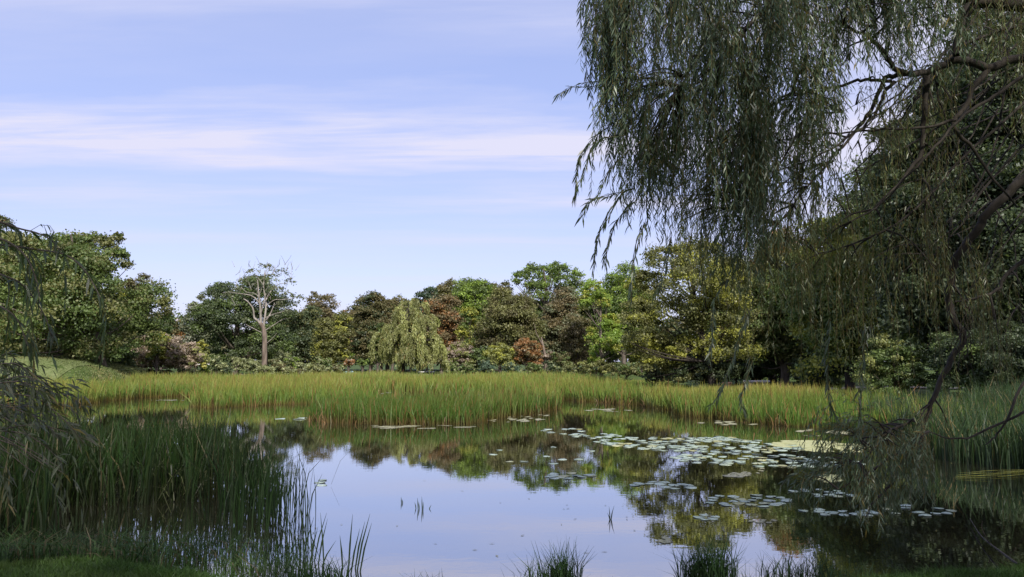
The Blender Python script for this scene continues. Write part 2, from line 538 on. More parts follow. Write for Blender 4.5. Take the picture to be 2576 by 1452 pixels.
tree(T, 'rust-tinged chestnut right of the weeping willow', 'tree', 1112, 742, 52, 935, 84, 'brown', 'rust', .22, seed=19, cover=3)
tree(T, 'fresh green round-topped tree in the middle of the tree line', 'tree', 1196, 697, 66, 850, 88, 'green', 'bright', .45, seed=20, n_lobes=11)
tree(T, 'dark brown tree top behind the fresh green tree', 'tree', 1258, 692, 44, 860, 101, 'brownish', 'dark', .4, seed=21)
tree(T, 'yellow-green low tree in front of the fresh green tree', 'tree', 1180, 772, 46, 900, 80, 'yellow', 'green', .4, seed=22, n_lobes=7,
     lobes=[(1180, 800, 26, 26), (1165, 838, 24, 26), (1208, 830, 26, 24), (1190, 885, 30, 34), (1215, 870, 24, 30)])
tree(T, 'wide olive rounded tree at the centre of the tree line', 'tree', 1292, 728, 80, 938, 78, 'olive', 'brownish', .35, seed=23, n_lobes=13, cover=3)
tree('poplar_tree', 'tallest poplar with ragged top above the tree line', 'tree', 1370, 652, 82, 800, 102, 'green', 'bright', .3, seed=24, sparse=.85,
     lobes=[(1312, 705, 26, 26), (1338, 690, 24, 30), (1375, 700, 34, 40), (1398, 676, 22, 24), (1412, 700, 26, 36), (1445, 715, 26, 36), (1350, 740, 40, 40), (1420, 745, 42, 38), (1458, 690, 10, 10), (1365, 790, 46, 44), (1400, 835, 50, 50)])
tree(T, 'grey-brown copper tree right of the centre', 'tree', 1412, 716, 54, 930, 82, 'brown', 'greyg', .4, seed=25, n_lobes=12, cover=3)
tree(T, 'dull brown drooping tree beside the dark gap', 'tree', 1452, 790, 42, 938, 76, 'brownish', 'brown', .5, seed=26, n_lobes=9, cover=3)
tree('robinia_tree', 'brightest yellow-green tree standing forward of the tree line', 'tree', 1510, 690, 56, 925, 70, 'bright', 'yellow', .25, seed=27, cover=2.8,
     lobes=[(1490, 732, 34, 30), (1470, 765, 20, 24), (1515, 760, 30, 28), (1535, 812, 30, 26), (1500, 845, 26, 30), (1530, 870, 38, 32), (1500, 905, 26, 26), (1555, 835, 26, 30)])
tree(T, 'pale green airy tree behind the brightest tree', 'tree', 1565, 664, 66, 880, 86, 'bright', 'green', .5, seed=28, sparse=.7)
tree(T, 'large golden-tinged maple at the right end of the tree line', 'tree', 1720, 596, 160, 958, 46, 'olive', 'yellow', .27, seed=29, cover=2.8, size=.13, trunk_x=1795, trunk_r=.2, bark='bark',
     lobes=[(1690, 655, 70, 46), (1770, 640, 66, 44), (1640, 715, 60, 44), (1740, 720, 85, 55), (1840, 700, 60, 60), (1620, 790, 56, 52), (1700, 800, 80, 60), (1800, 800, 80, 66),
            (1630, 870, 60, 52), (1720, 885, 70, 48), (1820, 880, 70, 55), (1590, 840, 36, 50), (1650, 925, 44, 30)])
tree(T, 'orange-tinted tree glowing behind the golden maple', 'tree', 1930, 575, 110, 940, 53, 'olive', 'rust', .2, seed=30, cover=2.6)
tree(T, 'green hornbeam overhanging the stone bench', 'tree', 1965, 680, 130, 935, 48, 'green', 'olive', .4, seed=31, cover=3, n_lobes=13, size=.155)
tree(T, 'mid green tree right of the bench behind the hanging willow', 'tree', 2120, 520, 150, 985, 36, 'green', 'yellow', .25, seed=32, cover=2.6, n_lobes=14, size=.13, bark='bark')
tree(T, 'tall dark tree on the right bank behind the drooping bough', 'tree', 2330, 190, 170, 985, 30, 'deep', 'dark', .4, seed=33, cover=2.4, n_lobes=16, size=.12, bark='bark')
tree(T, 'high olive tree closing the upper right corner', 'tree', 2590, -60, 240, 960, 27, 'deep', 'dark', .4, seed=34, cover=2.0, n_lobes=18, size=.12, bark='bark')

tree(T, 'green tree crowding behind the left part of the mound maple', 'tree', 95, 600, 120, 930, 60, 'dark', 'olive', .5, seed=40, n_lobes=12, cover=3)
tree(T, 'green tree filling the slope behind the right shoulder of the mound maple', 'tree', 292, 700, 60, 930, 62, 'green', 'yellow', .12, seed=41, n_lobes=11, cover=3)
tree(T, 'dark tree low behind the purplish shrubs', 'tree', 385, 800, 50, 930, 72, 'dark', 'green', .4, seed=42, n_lobes=7)
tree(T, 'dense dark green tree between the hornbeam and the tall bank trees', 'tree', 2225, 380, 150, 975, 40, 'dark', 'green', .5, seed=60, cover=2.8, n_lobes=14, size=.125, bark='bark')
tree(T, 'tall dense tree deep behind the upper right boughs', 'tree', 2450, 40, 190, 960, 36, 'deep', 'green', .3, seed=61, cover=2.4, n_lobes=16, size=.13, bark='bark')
BR = 'back row of the tree line'
for (cx, tp, hw, Yd, pal, ac, sd, lab) in [
        (532, 730, 40, 98, 'dark', 'greyg', 43, 'dull tree joining the silver poplar and the dark rounded tree'),
        (735, 782, 44, 104, 'brownish', 'dark', 44, 'brown back-row tree right of the white-barked crown'),
        (842, 776, 38, 106, 'brownish', 'olive', 45, 'brown back-row tree between the airy tree and the notch'),
        (915, 768, 40, 106, 'olive', 'brown', 46, 'olive back-row tree at the left shoulder of the tall chestnut'),
        (962, 748, 44, 108, 'brownish', 'greyg', 47, 'greyish brown back-row tree behind the chestnut'),
        (1018, 758, 46, 108, 'olive', 'brownish', 48, 'olive back-row tree low behind the willow top'),
        (1060, 742, 44, 108, 'brownish', 'olive', 49, 'back-row tree filling beside the blue-green tree'),
        (1150, 726, 46, 108, 'brownish', 'olive', 50, 'russet back-row tree behind the golden brown top'),
        (1230, 730, 50, 108, 'olive', 'green', 51, 'olive back-row tree right of the fresh green crown'),
        (1325, 742, 48, 110, 'olive', 'brownish', 52, 'olive back-row tree left of the tallest poplar'),
        (1470, 728, 50, 106, 'olive', 'green', 53, 'green back-row tree right of the tallest poplar'),
        (1530, 720, 56, 104, 'green', 'olive', 54, 'green back-row tree behind the brightest tree'),
        (1610, 700, 60, 96, 'olive', 'yellow', 55, 'olive back-row tree left of the golden maple'),
        (1850, 640, 90, 78, 'olive', 'green', 56, 'olive tree filling behind the right side of the golden maple'),
        (2050, 600, 120, 66, 'green', 'yellow', 57, 'sunny green tree deep behind the hanging willow strands')]:
    tree(T, lab, 'tree', cx, tp, hw, 935, Yd, pal, ac, .4, seed=sd, n_lobes=10, cover=2.8)

# shrubs
S = 'shrub'
GS = 'shrubs along the banks'


def shrub(label, cx, top, hw, bottom, Yd, pal, accent=None, pacc=.3, seed=0, sparse=1.0, name=S, n=6, size=None, cover=2.4, bark='bark_mid'):
    return tree(name, label, 'shrub', cx, top, hw, bottom, Yd, pal, accent, pacc, n_lobes=n, seed=seed + 100, sparse=sparse, size=size,
                cover=cover, trunk_r=.06, group=GS, bark=bark)


shrub('purplish twiggy shrub left of the yellow shrub', 402, 838, 66, 934, 62, 'purple', 'willow', .15, 1, n=11)
shrub('purplish leafless-looking shrub merging into the yellow shrub', 462, 862, 50, 934, 61, 'purple', 'willow', .2, 2, n=9)
shrub('yellow-green rounded shrub at the foot of the dark rounded tree', 494, 850, 38, 932, 66, 'yellow', 'willow', .4, 3)
shrub('dark ivy-green shrub under the left maple', 300, 872, 50, 935, 56, 'dark', 'green', .3, 4)
shrub('pinkish brown hawthorn with crooked stems right of the willow', 1152, 862, 40, 928, 74, 'purple', 'willow', .3, 5, n=7)
shrub('dark green evergreen shrub between two pale shrubs', 1203, 868, 36, 936, 75, 'dark', 'green', .4, 6)
shrub('pale yellow shrub with forked stems left of the rust shrub', 1258, 868, 40, 928, 72, 'willow', 'yellow', .45, 7, n=7)
shrub('rust red shrub in front of the tree line', 1326, 848, 38, 925, 73, 'rust', 'brown', .35, 8, n=7)
shrub('grey-purple shrub right of the rust shrub', 1374, 878, 26, 930, 74, 'purple', 'greyg', .3, 9)
shrub('brownish bush by the leaning trunk', 1412, 884, 30, 936, 73, 'brownish', 'green', .4, 10)
shrub('low olive thicket at the edge of the far reeds', 1500, 908, 46, 944, 70, 'olive', 'willow', .3, 11)
shrub('low olive thicket continuing right at the far reeds', 1575, 912, 46, 950, 66, 'olive', 'green', .3, 12)
shrub('broad dark bramble mound sloping down to the bench lawn', 1765, 896, 88, 972, 47, 'dark', 'olive', .4, 13, n=10)
shrub('dark bramble bush at the left foot of the golden maple', 1650, 905, 48, 965, 50, 'olive', 'dark', .4, 14)
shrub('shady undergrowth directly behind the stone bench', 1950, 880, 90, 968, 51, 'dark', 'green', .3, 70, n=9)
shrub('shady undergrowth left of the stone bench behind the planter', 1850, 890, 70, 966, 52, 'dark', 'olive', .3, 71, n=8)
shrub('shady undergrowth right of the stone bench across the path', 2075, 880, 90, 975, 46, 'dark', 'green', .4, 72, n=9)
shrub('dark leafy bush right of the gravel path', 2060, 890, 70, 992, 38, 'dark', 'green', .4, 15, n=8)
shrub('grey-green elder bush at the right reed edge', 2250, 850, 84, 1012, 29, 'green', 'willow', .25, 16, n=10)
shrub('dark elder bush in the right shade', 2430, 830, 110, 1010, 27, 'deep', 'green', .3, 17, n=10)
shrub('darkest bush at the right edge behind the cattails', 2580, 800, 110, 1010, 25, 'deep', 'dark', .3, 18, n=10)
weeds = [
    (520, 915, 24, 942, 68, 'bright', 'dark green leafy weed clump nearest the yellow shrub'), (560, 905, 30, 946, 66, 'dark', 'dark green weed clump in front of the dark tree'),
    (545, 892, 20, 930, 71, 'green', 'upright green sapling behind the weed clumps'), (600, 898, 26, 936, 70, 'weed', 'greyish weeds left of the white trunk'),
    (640, 900, 30, 938, 70, 'weed', 'dry grey-green weeds at the foot of the white trunk'), (700, 905, 30, 942, 68, 'brownish', 'brown weeds right of the white trunk'),
    (712, 878, 26, 925, 73, 'greyg', 'rounded grey bush right of the white trunk'), (735, 895, 24, 930, 71, 'bright', 'light green sapling beside the rounded grey bush'),
    (770, 910, 34, 944, 67, 'weed', 'bluish reed-like weeds in the middle of the far bank'), (815, 895, 24, 940, 69, 'green', 'green sapling left of the pink bush'),
    (800, 918, 30, 946, 66, 'olive', 'olive weed patch at the far reed edge'), (850, 915, 18, 944, 68, 'brownish', 'brown weed tuft at the end of the far lawn'),
    (672, 918, 34, 946, 66, 'weed', 'low olive weeds below the white trunk'), (470, 925, 30, 948, 64, 'olive', 'low weeds under the purplish shrub'),
    (330, 925, 40, 950, 58, 'weed', 'low grey weeds at the end of the mound'), (408, 928, 36, 950, 61, 'olive', 'low olive weeds right of the mound'),
    (740, 924, 30, 948, 65, 'brownish', 'reddish low weeds at the far reed edge')]
for i, (cx, tp, hw, bt, Yd, pal, lab) in enumerate(weeds):
    shrub(lab, cx, tp, hw, bt, Yd, pal, 'weed', .5, 30 + i, n=5, name='weed_clump', cover=1.9)
for i, (cx, tp, hw, Yd, pal, lab) in enumerate([
        (1135, 908, 24, 72, 'green', 'low green undergrowth touching the right skirt of the weeping willow'), (1180, 912, 26, 71, 'green', 'low green undergrowth under the hawthorn'),
        (1222, 906, 26, 70.5, 'blue', 'teal nettle patch below the pale yellow shrub, left side'), (1290, 910, 28, 70, 'blue', 'teal nettle patch between the pale yellow and rust shrubs'),
        (1345, 912, 28, 70.5, 'green', 'green nettle patch below the rust shrub'), (1390, 910, 26, 70, 'dark', 'dark nettle patch by the leaning bare trunk'),
        (1440, 912, 28, 70.5, 'olive', 'olive undergrowth before the dark gap with the white bench')]):
    shrub(lab, cx, tp, hw, 942, Yd, pal, 'weed', .3, 80 + i, n=5, name='weed_clump', cover=2.2)
shrub('pale pink flowering bush on the far bank', 878, 903, 16, 920, 77, 'rust', 'purple', .3, 60, n=5)
shrub('clipped green hedge bush left of the far tree trunk', 912, 904, 15, 921, 77, 'green', 'bright', .3, 61, n=5)
shrub('lighter green bush beside the clipped one on the far bank', 935, 902, 16, 919, 79, 'bright', 'green', .5, 62, n=5)
shrub('pale teal leafy bush behind the pink flowering bush', 868, 885, 20, 912, 82, 'green', 'bright', .3, 63, n=5)

# far wood closing the view behind the rows
rng = np.random.default_rng(77)
a = Acc()
lob = []
for i in range(130):
    x = -78 + 156 * i / 129 + rng.uniform(-1, 1); yv = 116 + rng.uniform(-4, 9)
    hgt = rng.uniform(4.6, 6.6) if x < -35 else rng.uniform(6.5, 9.0)
    lob.append((np.array([x, yv, hgt * .5]), 2.6, hgt * .55))
crown_leaves(rng, a, lob, .5, 2.6, 'dark', 'brownish', .35)
tagit(obj('far_woodland', a.mesh('far_woodland'), M['leaf']), 'distant dark woodland closing the view behind the park trees', 'woodland', kind='stuff')


# ------------------------------------------------------------------ white-barked tree
def white_tree():
    Yd = 66
    rng = np.random.default_rng(5)
    base = at(665, 912, Yd); gx, gy = base[0], base[1]; gz = h1(gx, gy)
    root = empty('white_barked_tree', (gx, gy, gz))
    tagit(root, 'sparse tree with forked white limbs and brown trunk on the far bank', 'tree', GROUP_FAR)
    def P(pts, dy=0.0):
        return [at(u, v, Yd + dy * i / max(1, len(pts) - 1)) for i, (u, v) in enumerate(pts)]
    px = Yd / 1932
    b = Acc()
    tp = P([(665, 930), (666, 871), (664, 831), (655.5, 813)])
    tp[0][2] = gz - .1
    tube(b, catmull(tp, 4), [7.5 * px, 6 * px, 5.5 * px, 4.6 * px], 10)
    obj('trunk', b.mesh('trunk', True), M['bark_brown'], root)
    w = Acc()
    def limb(pts, r0, r1, dy=0):
        tube(w, catmull(P(pts, dy), 4), [r0 * px, (r0 + r1) / 2 * px, r1 * px], 7)
    limb([(657, 818), (647.6, 806), (640, 800), (637, 779), (631, 768), (621, 757), (612, 752)], 3.2, 1.0, -.5)
    limb([(656, 815), (655.6, 786.5), (654, 765), (651.6, 744), (650, 728), (648, 705)], 3.4, 1.2)
    limb([(662, 828), (666, 802), (669, 775), (669, 755), (663.5, 728), (664, 705), (667, 680)], 3.0, 1.0, .5)
    limb([(656, 790), (664, 760), (668, 740)], 1.8, 1.2)
    limb([(652, 762), (641, 750), (629, 743), (613, 740)], 2.2, 1.0, -.6)
    limb([(613, 740), (596, 738), (576, 735), (560, 737)], 1.0, .4, -1)
    limb([(652, 748), (640, 738), (622, 736), (606, 722)], 1.2, .5, .8)
    limb([(670, 805), (680, 790), (685, 778), (691, 762)], 2.0, .8, .4)
    limb([(664, 834), (676, 826), (690, 817), (711, 804), (730, 800)], 1.8, .5, -.4)
    limb([(662, 838), (650, 833), (637, 826), (616, 815)], 1.2, .5, .4)
    limb([(667, 866), (680, 856), (690, 846), (696, 838)], .9, .4)
    limb([(669, 755), (680, 735), (700, 716), (724, 712)], 1.8, .5, .8)
    limb([(670, 770), (690, 755), (711, 754), (742, 750)], 1.4, .5, -.5)
    limb([(667, 800), (690, 790), (706, 786), (728, 778)], 1.2, .4, .3)
    limb([(667, 700), (676, 680), (690, 668)], .9, .3)
    limb([(664, 720), (650, 700), (640, 690)], 1.0, .4)
    for k in range(70):
        u = rng.uniform(590, 750); v = rng.uniform(665, 775)
        e = (u + rng.uniform(-14, 18), v - rng.uniform(8, 26))
        limb([(u, v), ((u + e[0]) / 2 + rng.uniform(-3, 3), (v + e[1]) / 2), e], .6, .22, rng.uniform(-1, 1))
    for (u, v, e) in ((668, 690, (672, 655)), (690, 680, (700, 662)), (705, 690, (716, 668)), (728, 700, (744, 694)), (652, 690, (658, 660))):
        limb([(u, v), ((u + e[0]) / 2 + 2, (v + e[1]) / 2), e], .5, .18)
    obj('limb', w.mesh('limb', True), M['bark_white'], root)
    a = Acc()
    cl = [(671, 678, 22), (708, 688, 20), (730, 712, 18), (636, 688, 18), (612, 712, 16), (688, 702, 20), (706, 735, 18), (736, 752, 15), (708, 772, 16), (594, 735, 16),
          (574, 746, 14), (590, 766, 12), (655, 706, 20), (618, 806, 10), (640, 724, 16), (746, 766, 14), (725, 740, 12), (755, 748, 12), (690, 728, 16), (660, 670, 12), (722, 790, 14), (700, 800, 10)]
    lob = []
    for (u, v, r) in cl:
        p = at(u, v, Yd + rng.uniform(-1.5, 1.5))
        lob.append((p, r * px, r * px * .8))
    crown_leaves(rng, a, lob, .15, 1.9, 'greyg', 'silver', .15, .2)
    obj('crown', a.mesh('crown'), M['leaf'], root)


white_tree()

# leaning bare trunk at the tree line
b = Acc()
p0 = at(1374, 930, 73.5); p0[2] = h1(p0[0], p0[1]) - .1
tube(b, catmull([p0, at(1372, 900, 73.5), at(1366, 870, 73.8), at(1362, 848, 74)], 4), [.17, .14, .1, .05], 8)
tube(b, catmull([at(1366, 870, 73.8), at(1350, 840, 73.4), at(1344, 815, 73)], 4), [.06, .04, .02], 6)
tagit(obj('bare_trunk', b.mesh('bare_trunk', True), M['bark_brown']), 'leaning bare pinkish trunk in the gap of the tree line', 'tree trunk')


# ------------------------------------------------------------------ strands (willow)
def strands(rng, starts, d0, length, step, grav, wob, node_var=.0):
    """returns node positions (S,K,3) and directions; length per strand via mask"""
    S_ = len(starts)
    K = int(np.ceil(length.max() / step)) + 1
    P = np.zeros((S_, K, 3)); D = np.zeros((S_, K, 3))
    p = starts.copy(); d = norm(d0)
    for k in range(K):
        P[:, k] = p; D[:, k] = d
        d = norm(d + np.array([0, 0, -grav]) + wob * rng.normal(size=(S_, 3)))
        p = p + d * step
    n = np.maximum(2, (length / step).astype(int))
    mask = np.arange(K)[None] < n[:, None]
    return P, D, mask


def strand_stems(acc, P, mask, r0, r1, every=3, tint=(0.1, 0.09, 0.03)):
    """3-sided thin stems, vectorised per segment"""
    S_, K, _ = P.shape
    idx = np.arange(0, K, every)
    A_ = P[:, idx[:-1]]; B_ = P[:, idx[1:]]
    ok = mask[:, idx[:-1]]
    end = mask[:, idx[1:]]
    A_ = A_[ok & end]; B_ = B_[ok & end]
    if len(A_) == 0: return
    t = norm(B_ - A_)
    s = norm(np.cross(t, np.array([[0.3, 1.0, 0.2]]))); u = np.cross(t, s)
    n = len(A_)
    vs = []
    for (C_, r) in ((A_, r0), (B_, r0)):
        for k in range(3):
            an = 2 * math.pi * k / 3
            vs.append(C_ + r * (math.cos(an) * s + math.sin(an) * u))
    v = np.stack(vs, 1).reshape(-1, 3)
    k0 = (np.arange(n) * 6)[:, None]
    q = np.concatenate([k0 + np.array([[0, 1, 4, 3]]), k0 + np.array([[1, 2, 5, 4]]), k0 + np.array([[2, 0, 3, 5]])])
    acc.add(v, q, np.tile(tint, (len(v), 1)))


# weeping willow on the far bank
def far_willow():
    rng = np.random.default_rng(9)
    Yd = 71
    px = Yd / 1932
    base = at(1012, 935, Yd); gz = h1(base[0], Yd)
    root = empty('weeping_willow', (base[0], Yd, gz))
    tagit(root, 'pale green weeping willow trailing to the far reed edge', 'tree', GROUP_FAR)
    b = Acc()
    b0 = np.array([base[0], Yd, gz - .1])
    tube(b, catmull([b0, at(1010, 880, Yd), at(1020, 830, Yd), at(1036, 775, Yd)], 4), [.3, .24, .17, .07], 8)
    b1 = np.array([at(973, 930, Yd)[0], Yd + .6, gz - .1])
    tube(b, catmull([b1, at(975, 890, Yd + .6), at(985, 850, Yd), at(1000, 815, Yd)], 4), [.22, .18, .12, .05], 8)
    lobes = [  # top centre, half width, strand bottom, n
        (1040, 752, 34, 822, 150, .9), (1022, 770, 44, 850, 170, .2), (1066, 788, 34, 862, 140, -.6), (1008, 806, 44, 880, 190, -.6), (1042, 806, 40, 880, 170, -1.2),
        (968, 842, 20, 918, 120, -.8), (990, 824, 36, 922, 230, -1.4), (1018, 838, 38, 922, 230, -1.8), (1056, 832, 36, 905, 200, -1.8), (1080, 838, 32, 904, 170, -.8),
        (1044, 866, 32, 938, 230, -2.3), (1080, 858, 30, 930, 180, -1.6), (1090, 896, 24, 938, 130, -2.4), (1000, 860, 34, 925, 150, .8), (1010, 800, 40, 870, 120, 1.5), (1060, 800, 40, 890, 120, 1.4)]
    a = Acc()
    for (u, v, hw, vb, n, dy) in lobes:
        c = at(u, v, Yd + dy)
        r = hw * px
        n = int(n * .75); nb = max(7, n // 13)
        ba = rng.uniform(0, 2 * np.pi, nb); brr = np.sqrt(rng.random(nb)) * 1.08
        bi = rng.integers(0, nb, n)
        ang = ba[bi] + rng.normal(size=n) * .10; rr = brr[bi] + rng.normal(size=n) * .05
        st = np.stack([c[0] + r * rr * np.cos(ang), c[1] + r * .8 * rr * np.sin(ang), c[2] - .35 * r * rr ** 2 - .25 + .25 * rng.random(n)], 1)
        d0 = np.stack([np.cos(ang) * .8, np.sin(ang) * .8, .5 + 0 * ang], 1)
        ln = (vb - v) * px * (rng.uniform(.45, 1.05, nb)[bi] + rng.normal(size=n) * .05) - .3 * r * rr ** 2
        ln = np.maximum(ln, .5)
        P, D, mk = strands(rng, st, d0 * .55 + np.array([0, 0, .2]), ln, .13, .6, .04)
        S_, K, _ = P.shape
        # clump tint per lobe bundle so tresses read
        bt = rng.uniform(.55, 1.25, nb)[bi] + .1 * rng.random(n)
        st[:, 2] += rng.normal(size=nb)[bi] * .2; st[:, 0] += rng.normal(size=nb)[bi] * .12
        pp = P[mk]; dd = D[mk]
        m = len(pp)
        tn = tint_mix(rng, 'willow', m) * np.repeat(bt[:, None], K, 1)[mk][:, None] * (.8 + .4 * rng.random((m, 1)))
        tn[rng.random(m) < .03] = (0.2, .14, .05)
        ax = norm(dd * .8 + np.array([0, 0, -.35]) + .35 * rng.normal(size=(m, 3)))
        keep = pp[:, 2] > gz + .15
        pp = pp + rng.normal(size=(m, 3)) * .04
        cards(a, pp[keep], ax[keep], rand_unit(rng, m)[keep], .26 * rng.uniform(.7, 1.3, m)[keep], .085 * np.ones(m)[keep], tn[keep])
        for k in range(3):
            e = st[rng.integers(n)]
            s = at(1015 + rng.uniform(-8, 12), min(880, v + 55), Yd)
            tube(b, catmull([s, (s + e) / 2 + np.array([0, 0, .3]), e], 4), [.08, .05, .02], 5)
    obj('trunk', b.mesh('trunk', True), M['bark'], root)
    obj('crown', a.mesh('crown'), M['leaf'], root)


far_willow()


# ------------------------------------------------------------------ foreground willow (right)
def fg_willow():
    rng = np.random.default_rng(21)
    tx, ty = 9.2, 4.6
    gz = h1(tx, ty)
    root = empty('weeping_willow', (tx, ty, gz))
    tagit(root, 'big shaded willow hanging its leafy boughs over the right side of the pond', 'tree', 'willows hanging over the near bank')
    nodes = []           # limb nodes for attaching branches
    br = Acc()

    def limb(pts, r0, r1, wsub=True, n=4, sides=8):
        p = catmull([at(u, v, Y_) for (u, v, Y_) in pts], n)
        p = p + rng.normal(size=p.shape) * .006
        px = np.mean([Y_ for (_, _, Y_) in pts]) / 1932
        tube(br, p, [r0 * px, (r0 * .6 + r1 * .4) * px, r1 * px], sides)
        if wsub:
            nodes.extend(list(p[2:]))
        return p

    # trunk and main stems outside the view
    tk = Acc()
    t0 = np.array([tx, ty, gz - .2])
    tube(tk, catmull([t0, [tx - .2, ty, 1.6], [tx - .6, ty + .2, 3.0], [tx - .5, ty + .5, 5.2], [tx - 1.2, ty + .8, 8], [tx - 2, ty, 10.5]], 4), [.62, .5, .42, .3, .1], 12)
    obj('trunk', tk.mesh('trunk', True), M['bark'], root)
    s = np.array([tx - .6, ty + .2, 3.2])

    def link(pt, r):
        tube(br, catmull([s, (s + pt) / 2 + np.array([0, .1, .4]), pt], 5), [r * 1.5, r * 1.2, r], 9)

    link(at(2760, -60, 6.6), .085); link(at(2700, 120, 6.8), .075); link(at(2700, 350, 7.0), .07); link(at(2700, 560, 7.2), .045); link(at(2660, 930, 7.3), .03)
    limb([(2760, -60, 6.6), (2640, 0, 6.6), (2576, 12, 6.6), (2500, 4, 6.6), (2450, 6, 6.6), (2424, 40, 6.6), (2411, 95, 6.6), (2405, 140, 6.6)], 24, 9)
    limb([(2450, 4, 6.6), (2330, -60, 6.6), (2180, -110, 6.6), (2020, -120, 6.6), (1860, -110, 6.4), (1700, -60, 6.3), (1600, -20, 6.2)], 18, 4)
    limb([(2020, -120, 6.6), (1960, -20, 6.5), (1937, 15, 6.5), (1889, 58, 6.5), (1855, 106, 6.5), (1831, 140, 6.4), (1790, 210, 6.3)], 8, 2)
    limb([(1860, -110, 6.4), (1840, 10, 6.3), (1816, 40, 6.3), (1760, 120, 6.2), (1720, 220, 6.2)], 5, 1.5)
    limb([(2700, 120, 6.8), (2576, 146, 6.8), (2538, 152, 6.8), (2488, 172, 6.8), (2450, 160, 6.8), (2414, 151, 6.7), (2372, 165, 6.7), (2333, 180, 6.7), (2291, 187, 6.6), (2256, 176, 6.6), (2235, 148, 6.6), (2196, 102, 6.6), (2179, 90, 6.6), (2120, 60, 6.5)], 13, 3)
    limb([(2333, 182, 6.7), (2270, 188, 6.7), (2228, 199, 6.7), (2207, 243, 6.7), (2186, 285, 6.7), (2160, 320, 6.7), (2100, 390, 6.6), (2030, 470, 6.6), (1960, 560, 6.5)], 7, 1.6)
    limb([(2250, 205, 6.5), (2225, 235, 6.5), (2200, 290, 6.5), (2130, 350, 6.4), (2045, 400, 6.4), (1960, 430, 6.3)], 5, 1.3)
    limb([(2240, 206, 6.6), (2200, 203, 6.6), (2168, 200, 6.6), (2108, 218, 6.6), (2045, 232, 6.5), (1970, 250, 6.4), (1880, 300, 6.3)], 5, 1.5)
    limb([(2053, 237, 6.4), (2020, 310, 6.4), (1971, 397, 6.3), (1923, 474, 6.3), (1880, 530, 6.2)], 3.5, 1.2)
    limb([(2488, 175, 6.8), (2450, 218, 6.8), (2432, 260, 6.8), (2404, 299, 6.8), (2400, 324, 6.8), (2450, 380, 6.9), (2499, 450, 6.9), (2560, 520, 7)], 8, 2.5)
    limb([(2640, 150, 6.6), (2576, 190, 6.6), (2502, 243, 6.6), (2442, 278, 6.6), (2390, 324, 6.6), (2337, 387, 6.6), (2274, 450, 6.6), (2221, 511, 6.6), (2140, 560, 6.5)], 5, 1.6)
    limb([(2333, 185, 6.9), (2328, 229, 6.9), (2323, 317, 6.9), (2318, 387, 6.9), (2291, 422, 6.9), (2256, 468, 6.9), (2180, 540, 6.8)], 9, 2)
    limb([(2404, 300, 6.7), (2330, 320, 6.7), (2256, 325, 6.7), (2140, 331, 6.7), (2045, 341, 6.6), (1960, 350, 6.5)], 4, 1.2)
    limb([(2600, 240, 7.1), (2500, 330, 7.1), (2420, 400, 7.1), (2330, 500, 7.1), (2230, 580, 7.1), (2060, 640, 7.0), (1960, 680, 7)], 4, 1.2)
    limb([(2576, 60, 7.4), (2480, 90, 7.4), (2400, 130, 7.4), (2300, 250, 7.4), (2250, 330, 7.4), (2150, 430, 7.4)], 4, 1.5)
    limb([(2650, 300, 7.5), (2560, 380, 7.5), (2480, 470, 7.5), (2420, 560, 7.5), (2350, 640, 7.5)], 3.5, 1.2)
    limb([(2540, 120, 7.3), (2512, 330, 7.3), (2506, 360, 7.3), (2470, 450, 7.3), (2380, 560, 7.3)], 3.2, 1.2)
    # the long bough dipping to the water
    limb([(2700, 350, 7.0), (2576, 450, 7.1), (2534, 489, 7.15), (2485, 538, 7.2), (2450, 588, 7.25), (2407, 651, 7.3), (2390, 711, 7.35), (2388, 757, 7.4), (2397, 799, 7.4), (2425, 848, 7.4),
          (2397, 897, 7.4), (2372, 948, 7.4), (2342, 1018, 7.4), (2319, 1078, 7.4), (2297, 1124, 7.4), (2266, 1170, 7.4)], 12, 4, sides=10)
    limb([(2700, 560, 7.2), (2576, 655, 7.3), (2534, 690, 7.3), (2509, 729, 7.3), (2467, 746, 7.3), (2400, 760, 7.35)], 6, 2)
    limb([(2660, 930, 7.3), (2576, 960, 7.3), (2540, 1044, 7.2), (2513, 1090, 7.2), (2480, 1120, 7.2)], 4, 1.5)
    limb([(2640, 1010, 7.3), (2576, 1037, 7.2), (2490, 1078, 7.2), (2414, 1105, 7.2), (2335, 1086, 7.2)], 4, 1.3)
    limb([(2319, 1058, 7.4), (2274, 1067, 7.4), (2220, 1101, 7.3), (2190, 1140, 7.2), (2150, 1170, 7.2)], 4, 1.5)
    limb([(2297, 1124, 7.4), (2240, 1150, 7.3), (2170, 1200, 7.2), (2110, 1230, 7.1)], 3.5, 1.2)
    limb([(2266, 1170, 7.4), (2240, 1220, 7.3), (2200, 1260, 7.2), (2180, 1300, 7.2)], 4, 1.2)
    # thin dark branches crossing at the right
    for k in range(46):
        u0 = rng.uniform(2260, 2720); v0 = rng.uniform(-60, 420); Y0 = rng.uniform(6.8, 8.4)
        du = rng.uniform(120, 380); dv = rng.uniform(120, 420)
        if rng.random() < .25: du = -du * .5
        sg = rng.uniform(-40, 40)
        limb([(u0, v0, Y0), (u0 - du * .3 + sg, v0 + dv * .35, Y0), (u0 - du * .65 + sg, v0 + dv * .65 + rng.uniform(-20, 20), Y0), (u0 - du, v0 + dv, Y0)], rng.uniform(1.6, 3.2), .7, sides=5)
    # wiry yellowish twigs by the bend of the bough
    for k in range(9):
        u0, v0 = 2430 + rng.uniform(-8, 20), 800 + rng.uniform(-60, 60)
        limb([(u0, v0, 7.3), (u0 + rng.uniform(-30, 30), v0 + 50, 7.3), (u0 + rng.uniform(-60, 10), v0 + rng.uniform(80, 130), 7.25)], 1.3, .6, wsub=False, sides=4)

    nodes_a = np.array(nodes)
